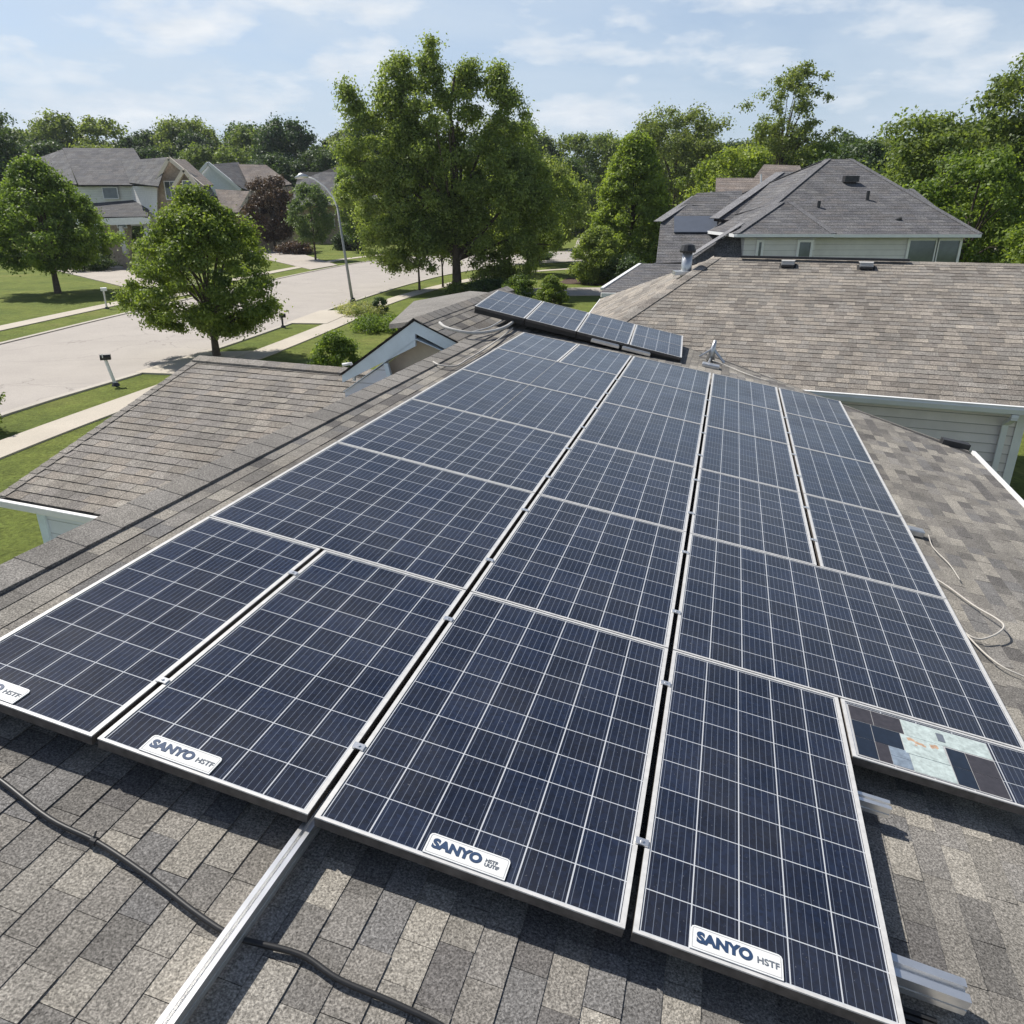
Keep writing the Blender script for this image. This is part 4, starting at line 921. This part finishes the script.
# ------------------------------------------------------------------ vegetation
def crown_mesh(name, m, clusters, per, leaf, seed, flat=.35, tint_base=.45, elong=1.7):
    """clusters: list of (x,y,z,rx,rz,tone) -> thousands of small leaf quads"""
    rg = np.random.default_rng(seed); cs = np.array(clusters, dtype=float); K_ = len(cs)
    per = int(per * 2.1); leaf = leaf * .66; n_ = per * K_; idx = np.repeat(np.arange(K_), per)
    d = rg.normal(size=(n_, 3)); d /= np.linalg.norm(d, axis=1)[:, None]
    rad = rg.random(n_) ** .6
    c_ = cs[idx]; sc = np.stack([c_[:, 3], c_[:, 3], c_[:, 4]], 1)
    pos = c_[:, :3] + d * rad[:, None] * sc * (1 + .25 * rg.normal(size=(n_, 1)))
    nrm = d * .6 + rg.normal(size=(n_, 3)) * .55 + np.array([0, 0, flat]); nrm /= np.linalg.norm(nrm, axis=1)[:, None]
    t_ = rg.normal(size=(n_, 3)); t_ -= nrm * (t_ * nrm).sum(1)[:, None]; t_ /= np.linalg.norm(t_, axis=1)[:, None]
    b_ = np.cross(nrm, t_); sz = leaf * rg.uniform(.6, 1.3, n_)[:, None]
    fold = nrm * sz * .25
    v = np.stack([pos - t_ * sz * elong * .5, pos + b_ * sz * .5 + fold, pos + t_ * sz * elong * .5, pos - b_ * sz * .5 + fold], 1).reshape(-1, 3)
    me = bpy.data.meshes.new(name); me.vertices.add(4 * n_); me.vertices.foreach_set('co', v.ravel())
    me.loops.add(4 * n_); me.loops.foreach_set('vertex_index', np.arange(4 * n_, dtype=np.int32))
    me.polygons.add(n_); me.polygons.foreach_set('loop_start', np.arange(0, 4 * n_, 4, dtype=np.int32)); me.polygons.foreach_set('loop_total', np.full(n_, 4, dtype=np.int32))
    me.update(calc_edges=True)
    tn = np.clip(tint_base + c_[:, 5] + rg.normal(size=n_) * .20, 0, 1.2); col = np.repeat(np.stack([tn, tn, tn, np.ones(n_)], 1), 4, 0)
    ca = me.color_attributes.new('tint', 'FLOAT_COLOR', 'CORNER'); ca.data.foreach_set('color', col.ravel().astype(np.float32))
    me.materials.append(m); me.validate(); return me
def env_clusters(h0, h1, R_, shape, count, cr, seed, jit=.18, lean=(0, 0), lobes=5, tvar=.26, inner=.35):
    """cluster centres spread through a crown envelope (irregular outline)"""
    rn = random.Random(seed); ph = [rn.random() * 6.28 for _ in range(6)]; out = []
    while len(out) < count:
        s_ = rn.random(); a = rn.random() * 2 * math.pi
        if shape == 'round': e_ = math.sin(math.pi * min(1, max(0, .08 + .86 * s_))) ** .62
        elif shape == 'maple': e_ = (math.sin(math.pi * (s_ ** .72) * .93 + .14) ** .75)
        elif shape == 'pear': e_ = (.42 + .58 * math.sin(math.pi / 2 * s_ / .3)) if s_ < .3 else max(.05, 1 - ((s_ - .3) / .7) ** 1.45) ** .85
        elif shape == 'cone': e_ = (1 - s_) ** .5 * (min(1, s_ / .14) ** .5) * 1.03
        elif shape == 'vase': e_ = .45 + .62 * math.sin(math.pi * (.12 + s_ * .8)) if s_ > .1 else .45
        elif shape == 'loose': e_ = math.sin(math.pi * (.1 + s_ * .84)) ** .8
        else: e_ = math.sin(math.pi * (.06 + .9 * s_)) ** .5
        lob = 1 + jit * math.sin(lobes * a + ph[0] + s_ * 5) + jit * .6 * math.sin((lobes + 3) * a + ph[1] - s_ * 9) + jit * .5 * math.sin(9 * s_ + ph[2] + 2 * a)
        q = inner + (1 - inner) * rn.random() ** .55; r_ = R_ * e_ * lob * q
        z_ = h0 + (h1 - h0) * s_; c1_ = cr * rn.uniform(.65, 1.25)
        out.append((math.cos(a) * r_ + lean[0] * s_, math.sin(a) * r_ + lean[1] * s_, z_, c1_, c1_ * rn.uniform(.55, .85), rn.uniform(-tvar, tvar) + (.05 * (q > .85))))
    return out
def trunk_mesh(name, h, r, clusters, seed, nl=12, split=.3, lean=(0, 0), mt=None):
    rn = random.Random(seed); s = MB(); top = Vector((lean[0], lean[1], h)); pts = []
    for i in range(7):
        k = i / 6; pts.append(Vector((lean[0] * k + rn.uniform(-.03, .03) * h * k * .5, lean[1] * k + rn.uniform(-.03, .03) * h * k * .5, h * k)))
    s.tube([Vector((0, 0, -.1))] + pts, [r * 1.5, r * 1.18] + [r * (1 - .13 * i) for i in range(1, 7)], 9)
    tg = rn.sample(clusters, min(nl, len(clusters)))
    for c_ in tg:
        e_ = Vector(c_[:3]); k = split + (1 - split) * rn.random() * .8 * min(1, max(.1, e_.z / h * .8)); i = min(5, int(k * 6)); st = pts[i].lerp(pts[i + 1], k * 6 - i)
        mid = st.lerp(e_, .5) + Vector((0, 0, .06 * h)); r0 = r * (1 - .8 * k) * .6
        s.tube([st, st.lerp(mid, .6), mid, e_.lerp(mid, .4), e_], [r0, r0 * .8, r0 * .6, r0 * .35, r0 * .12], 6, False)
    return s.mesh(name, mt or M['bark'], True)
def tree(name, label, cat, loc, h, R_, shape, leafm, count, per, leaf, cr, seed, h0=None, r=.15, group=None, nl=14, split=.3, jit=.18, lean=(0, 0), base=.45, extra=None, inner=.35, trunk_h=None, flat=.35):
    t = thing(name, label, cat, loc, group)
    h0 = h * .2 if h0 is None else h0
    cl = env_clusters(h0, h - cr * .4, R_, shape, count, cr, seed, jit, lean, inner=inner)
    if extra: cl += extra
    link_mesh('trunk', trunk_mesh('trunk', trunk_h or h * .82, r, cl, seed + 1, nl, split, lean), t)
    link_mesh('crown', crown_mesh('crown', M[leafm], cl, per, leaf, seed + 2, flat, base), t)
    return t
tree('tree', 'round bushy green tree standing between the left street and the garage roof', 'tree', (-13.45, 34.35, 0), 7.15, 3.3, 'pear', 'leaf_maple', 270, 130, .125, .52, 101, h0=1.15, r=.16, nl=20, base=.40, jit=.09, split=.12)
tree('tree', 'broad round tree on the far lawn at the left picture edge', 'tree', (-36.2, 62.0, 0), 9.8, 4.9, 'pear', 'leaf_maple', 270, 110, .20, .75, 111, h0=2.0, r=.24, nl=18, base=.50, jit=.10, split=.15)
# the tall tree in the middle: several leaders
ex_ = []
rn = random.Random(5)
def lobes(base, Y, lst, dens=1.0, cr=.8, sq=.9):
    out = []
    for (px, py, pr_) in lst:
        yy = Y + rn.uniform(-.35, .35) * pr_ / F * Y * 1.6; c_ = aty(px, py, yy) - Vector(base); r_ = pr_ / F * Y * 1.06
        k = int(dens * (r_ ** 2) * 2.6) + 4
        for _ in range(k):
            d = Vector((rn.gauss(0, 1), rn.gauss(0, 1), rn.gauss(0, 1))).normalized() * (r_ * (.35 + .65 * rn.random() ** .5)); q = cr * rn.uniform(.6, 1.15)
            out.append((c_.x + d.x, c_.y + d.y, c_.z + d.z * sq, q, q * .8, rn.uniform(-.16, .18)))
    return out
TB = (-4.55, 64.5, 0)
LB = [(431, 50, 8), (428, 66, 13), (424, 88, 20), (398, 60, 6), (398, 76, 11), (386, 92, 12), (392, 108, 18), (404, 122, 26), (452, 104, 26), (466, 68, 7), (466, 82, 10), (497, 76, 8), (498, 92, 14), (508, 114, 20), (518, 142, 20), (345, 92, 6), (350, 104, 10), (360, 120, 13), (376, 145, 24),
      (414, 158, 34), (460, 158, 32), (498, 178, 32), (532, 172, 18), (556, 205, 24), (575, 188, 11), (362, 178, 18), (376, 205, 30), (412, 212, 34), (455, 215, 36), (500, 222, 34), (534, 232, 28), (382, 244, 22), (402, 262, 12), (430, 250, 20), (490, 258, 20), (520, 262, 16), (350, 150, 11), (348, 196, 12)]
LB += [(440, 190, 40), (400, 190, 34), (485, 205, 36), (440, 235, 34), (520, 205, 26), (430, 130, 30), (480, 135, 26)]
ex_ = lobes(TB, 64.5, LB, 1.0, .95)
t = thing('tree', 'very tall spreading tree in the middle, beyond the ridge', 'tree', TB)
link_mesh('trunk', trunk_mesh('trunk', 15.5, .36, ex_, 122, 24, .14), t)
link_mesh('crown', crown_mesh('crown', M['leaf_big'], ex_, 125, .20, 123, .35, .58), t)
tree('tree', 'small oval blue-green tree on the far lawn, left of the street lamp', 'tree', (-25.6, 103.0, 0), 9.3, 2.85, 'round', 'leaf_blue', 110, 70, .24, .72, 131, h0=2.3, r=.13, base=.5, jit=.07)
tree('tree', 'dark reddish brown tree in front of the tan brick house', 'tree', (-37.0, 124, 0), 10.8, 4.3, 'round', 'leaf_red', 120, 70, .30, 1.0, 141, h0=1.6, r=.2, base=.5)
tree('tree', 'slim green tree just right of the street lamp, by the third house', 'tree', (-23.6, 122.0, 0), 12.6, 3.1, 'oval', 'leaf_lime', 120, 70, .28, .9, 151, h0=2.8, r=.15, base=.4)
tree('tree', 'medium tree just right of the tall middle tree', 'tree', (3.3, 97.0, 0), 11.8, 5.8, 'maple', 'leaf_big', 200, 90, .28, 1.1, 161, h0=2.4, r=.22, base=.55)
tree('tree', 'dark green tree behind the medium one, near the far junction', 'tree', (7.8, 132.0, 0), 13.8, 5.6, 'round', 'leaf_dark', 150, 80, .34, 1.3, 171, h0=3.4, r=.22, base=.6)
tree('tree', 'dense cone-shaped tree left of the grey roofed houses', 'tree', (11.9, 79.5, 0), 12.9, 4.6, 'cone', 'leaf_lime', 420, 95, .24, .78, 181, h0=.5, r=.22, base=.62, jit=.03, inner=.5)
tree('tree', 'young tree with a thin trunk on the verge, left under the tall tree', 'tree', (-7.6, 64.0, 0), 6.2, 2.1, 'round', 'leaf_big', 60, 60, .2, .7, 191, h0=2.9, r=.10, base=.5, group='thin young trees under the tall tree')
tree('tree', 'young tree with a thin trunk right beside the tall tree trunk', 'tree', (-5.9, 66.5, 0), 5.6, 1.8, 'round', 'leaf_big', 50, 60, .2, .7, 192, h0=2.7, r=.09, base=.5, group='thin young trees under the tall tree')
tree('tree', 'low tree on the middle lawn under the right side of the tall tree', 'tree', (1.6, 80, 0), 8.2, 3.4, 'maple', 'leaf_big', 120, 80, .24, .9, 193, h0=2.2, r=.15, base=.5)
tree('tree', 'tall airy tree with thin foliage above the reddish roof', 'tree', (33, 104, 0), 22.6, 4.6, 'loose', 'leaf_olive', 150, 55, .30, 1.1, 201, h0=7.5, r=.26, nl=44, split=.25, jit=.32, lean=(1.6, 0), base=.5, inner=.15)
tree('tree', 'light green bushy tree below the airy one, left side', 'tree', (27.5, 98, 0), 12.8, 6.4, 'round', 'leaf_lime', 170, 80, .32, 1.3, 205, h0=1.5, r=.25, base=.5)
tree('tree', 'yellowish green bushy tree right of the airy one', 'tree', (38.5, 102, 0), 13.6, 6.0, 'round', 'leaf_lime', 170, 80, .32, 1.3, 206, h0=1.5, r=.25, base=.45)
tree('tree', 'wide mid green tree behind the cone-shaped tree', 'tree', (25.5, 128, 0), 20.4, 6.8, 'vase', 'leaf_olive', 220, 80, .36, 1.5, 207, h0=3, r=.3, base=.38, jit=.22)
# big tree masses on the right
tree('tree', 'huge tree with layered branches at the right picture edge', 'tree', (39.0, 57.0, 0), 17.0, 6.2, 'vase', 'leaf_olive', 330, 100, .25, 1.15, 211, h0=3.0, r=.42, nl=40, split=.12, jit=.24, base=.36, inner=.3)
tree('tree', 'lower bright tree at the far right edge, beside the grey siding wall', 'tree', (24.5, 34.0, 0), 8.3, 3.3, 'maple', 'leaf_lime', 170, 110, .15, .75, 212, h0=.5, r=.2, base=.4, jit=.2)
tree('tree', 'tall shaded tree right behind the grey house corner', 'tree', (31.5, 60.0, 0), 12.6, 4.4, 'vase', 'leaf_olive', 190, 90, .26, 1.1, 213, h0=2.0, r=.3, nl=26, base=.6, jit=.25)
tree('tree', 'mid green tree filling the gap left of the huge right tree', 'tree', (38, 86.0, 0), 12.4, 7.2, 'round', 'leaf_dark', 220, 90, .32, 1.4, 214, h0=2.0, r=.3, base=.38, jit=.2)
tree('tree', 'dense bush-like tree behind the right end of the grey roof', 'tree', (28.5, 50.0, 0), 9.6, 3.9, 'round', 'leaf_lime', 150, 90, .22, .9, 215, h0=.8, r=.2, base=.3, jit=.2)
tree('tree', 'dark tree at the left picture edge, tallest of the distant left trees', 'tree', (-79, 118, 0), 20.5, 9.2, 'round', 'leaf_dark', 220, 90, .42, 1.8, 216, h0=3, r=.4, base=.5, jit=.2)

# distant tree belt: a few prototypes, copied
protos = []
for i in range(6):
    sh = ['round', 'oval', 'round', 'maple', 'round', 'vase'][i]
    t = thing('tree', 'dense green tree in the distant belt of trees behind the houses', 'tree', (0, 0, 0), 'trees of the distant belt')
    cl = env_clusters(1.5, 18.5, 7.6, sh, 190, 1.75, 300 + i, .17, inner=.4, tvar=.2)
    link_mesh('trunk', trunk_mesh('trunk', 15, .4, cl, 310 + i, 8, .3), t); link_mesh('crown', crown_mesh('crown', M['leaf_dark' if i % 3 != 2 else 'leaf_olive'], cl, 62, .50, 320 + i, .35, .45), t); protos.append(t)
rn = random.Random(77); used = set(); spots = []
x = -185
while x < 215:
    spots.append((x + rn.uniform(-2, 2), 205 + rn.uniform(-10, 14) , rn.uniform(.92, 1.22))); spots[-1] = spots[-1][:2] + (spots[-1][2] * (1.14 if x < 10 else 1.0),); x += rn.uniform(6, 8.2)
x = -150
while x < 190:
    y = 168 + rn.uniform(-8, 8)
    if not (4 < x < 34): spots.append((x, y, rn.uniform(.74, 1.0)))
    x += rn.uniform(9, 13)
for (x, y, k) in [(-96, 132, .85), (-64, 128, .80), (-84, 150, .9), (-108, 140, .95), (60, 112, .86), (70, 124, .95), (52, 134, .92), (46, 148, .95), (62, 92, .95), (78, 96, 1.05), (55, 74, .8), (84, 120, 1.0)]: spots.append((x, y, k))
for j, (x, y, k) in enumerate(spots):
    i = j % 6; t = protos[i] if i not in used else copy_tree(protos[i]); used.add(i)
    t.location = (x, y, 0); t.rotation_euler = (0, 0, rn.uniform(0, 6.28)); t.scale = (k * rn.uniform(.9, 1.12), k * rn.uniform(.9, 1.12), k)

def shrub(label, loc, h, R_, shape, leafm, count, per, leaf, seed, cat='shrub', name='shrub', base=.45, jit=.12, flat=.35):
    t = thing(name, label, cat, loc); cl = env_clusters(.1, h - .15, R_, shape, count, R_ * .28, seed, jit, inner=.3)
    link_mesh('foliage', crown_mesh('foliage', M[leafm], cl, per, leaf, seed + 1, flat, base), t)
    link_mesh('stem', trunk_mesh('stem', h * .7, max(.02, R_ * .04), cl, seed + 2, 10, .02), t); return t
shrub('upright bright green bush between the garage ridge and the pale gable', (-6.85, 29.2, 0), 2.0, .95, 'maple', 'leaf_lime', 70, 110, .085, 401, base=.35)
shrub('small clipped ball shrub at the end of the flower bed', (-8.35, 48.9, 0), 1.15, .52, 'round', 'leaf_dark', 30, 90, .07, 405, base=.5, jit=.04)
shrub('low pale flowering bed beside the street lamp', (-9.5, 48.9, 0), .75, 1.6, 'oval', 'flower', 60, 60, .09, 408, 'flower bed', 'flower_bed', base=.4)
shrub('loose greenery in front of the flower bed, near the gable', (-7.0, 42.5, 0), .7, 1.9, 'oval', 'leaf_lime', 60, 60, .10, 411, base=.3)
shrub('round dark hedge bush directly above the rear panels, left one', (.55, 55.5, 0), 1.9, 1.25, 'maple', 'leaf_maple', 60, 90, .12, 415, base=.3)
shrub('bright upright bush directly above the rear panels', (2.75, 54.2, 0), 2.0, 1.15, 'maple', 'leaf_lime', 70, 90, .12, 418, base=.25)
shrub('low dark hedge under the tall tree', (-1.6, 58.5, 0), 1.3, 1.8, 'oval', 'leaf_dark', 70, 80, .13, 421, base=.5)
shrub('pale leafy shrubs at the foot of the tall tree, right side', (-1.2, 66, 0), 1.9, 2.0, 'oval', 'leaf_olive', 60, 80, .15, 424, base=.6)
shrub('low shrub patch left of the dark hedge', (-3.6, 60.5, 0), .9, 1.6, 'oval', 'leaf_olive', 50, 70, .13, 427)
shrub('loose light green shrub at the foot of the cone-shaped tree', (7.6, 70.5, 0), 4.7, 2.3, 'maple', 'leaf_big', 120, 90, .18, 431, base=.55, jit=.2)
shrub('dark low shrub under the cone-shaped tree, right of the loose one', (10.0, 69.0, 0), 2.4, 2.0, 'oval', 'leaf_dark', 70, 80, .18, 434)
shrub('dark foundation hedge below the arched window', (-41.5, 118, 0), 2.1, 3.0, 'oval', 'leaf_dark', 60, 70, .22, 437)
shrub('dark reddish shrub right of the foundation hedge', (-31.5, 116, 0), 1.6, 2.6, 'oval', 'leaf_red', 50, 60, .22, 440)
shrub('round shrub by the driveway of the third house', (-26.0, 128, 0), 2.4, 3.2, 'oval', 'leaf_dark', 60, 70, .24, 443)
shrub('dark planting beside the columned porch', (-45.5, 84.5, 0), 1.9, 2.4, 'oval', 'leaf_dark', 60, 70, .18, 446)
shrub('shrub with leaves cut by the left picture edge, near the mailbox', (-16.2, 21.9, 0), 1.7, .8, 'round', 'leaf_maple', 50, 80, .09, 449)
shrub('grey-green shrubs at the end of the far side road', (3.4, 104, 0), 1.2, 2.0, 'oval', 'leaf_blue', 40, 60, .2, 452)

# ------------------------------------------------------------------ street furniture
M['lamp_paint'] = simple('lamp_paint', (.30, .31, .31), .5, .1, .1, 10)
t = thing('street_lamp', 'tall grey street lamp with a curved arm on the near verge', 'street lamp', (-11.0, 53.54, 0))
lp = Vector((-11.0, 53.54, 0)); topp = aty(337, 205, 53.5)
s = MB(); s.tube([lp, lp.lerp(topp, .5), topp], [.105, .085, .06], 12); s.build('pole', M['lamp_paint'], t, True)
s = MB(); s.tube([lp + dn * .05, lp + Vector((0, 0, .35)), lp + Vector((0, 0, .55))], [.24, .20, .13], 12); s.build('base', M['dark'], t, True)
pa = [aty(337, 207, 53.5), aty(333, 197, 53.5), aty(325, 187, 53.5), aty(314, 179, 53.5), aty(306, 176.5, 53.5)]
s = MB(); s.tube(pa, [.055, .05, .045, .04, .04], 8); s.build('arm', M['white'], t, True)
q = aty(301, 176, 53.5); s = MB(); s.tube([aty(308, 176.5, 53.5), q, aty(295, 178, 53.5)], [.07, .19, .06], 10); s.build('lamp_head', M['steel'], t, True)
def mailbox(loc, label, post='white', box='black', h=1.05, tilt=0.0, both=True):
    t = thing('mailbox', label, 'mailbox', loc); loc = Vector(loc); up = Vector((tilt, 0, 1)).normalized()
    s = MB(); s.beam(loc, loc + up * h, .085, .085, (0, 1, 0)); s.build('post', M[post], t)
    s = MB(); s.tube([loc, loc + Vector((0, 0, .12))], [.16, .10], 8); s.build('post_base', M['dark'], t)
    c_ = loc + up * (h + .10); prof = [(a * .8, b * .8) for a, b in [(-.14, -.11), (.14, -.11), (.14, .04), (.10, .13), (0, .165), (-.10, .13), (-.14, .04)]]
    dx = Vector((.93, .36, 0)).normalized(); dy = Vector((-.36, .93, 0)).normalized()
    s = MB(); s.prism([c_ + dy * a + Vector((0, 0, b)) - dx * .15 for a, b in prof], dx * .36); s.build('box', M[box], t)
    s = MB(); s.box((-.015, -.145, 0), (.015, -.13, .15), Matrix.Translation(c_)); s.build('flag', M['white'], t); return t
mailbox((-15.15, 28.4, 0), 'black mailbox on a leaning white post at the tip of the near verge', tilt=-.20, h=1.0)
mailbox((-13.0, 43.4, 0), 'black mailbox on a short dark post beside the near kerb, under the lamp', 'dark', h=.55)
mailbox((-27.3, 52.0, 0), 'white mailbox on the far verge in front of the broad round tree', 'steel', 'white', 1.15)
mailbox((-28.5, 58.0, 0), 'dark mailbox beside the far driveway, left of the round bushy tree', 'dark', h=.8)

# the summer air between the camera and the distant trees
hz = MB(); hz.box((-320, -40, -1), (420, 420, 42)); ho = hz.build('haze', M['dark'])
hm = bpy.data.materials.new('haze_air'); hm.use_nodes = True; ht = hm.node_tree; ht.nodes.clear()
pv_ = nd(ht, 'ShaderNodeVolumePrincipled'); pv_.inputs['Color'].default_value = (.80, .88, 1.0, 1); pv_.inputs['Density'].default_value = .00013; pv_.inputs['Anisotropy'].default_value = .3
hout = nd(ht, 'ShaderNodeOutputMaterial'); ht.links.new(pv_.outputs[0], hout.inputs['Volume']); ho.data.materials.clear(); ho.data.materials.append(hm)
tag(ho, kind='stuff')
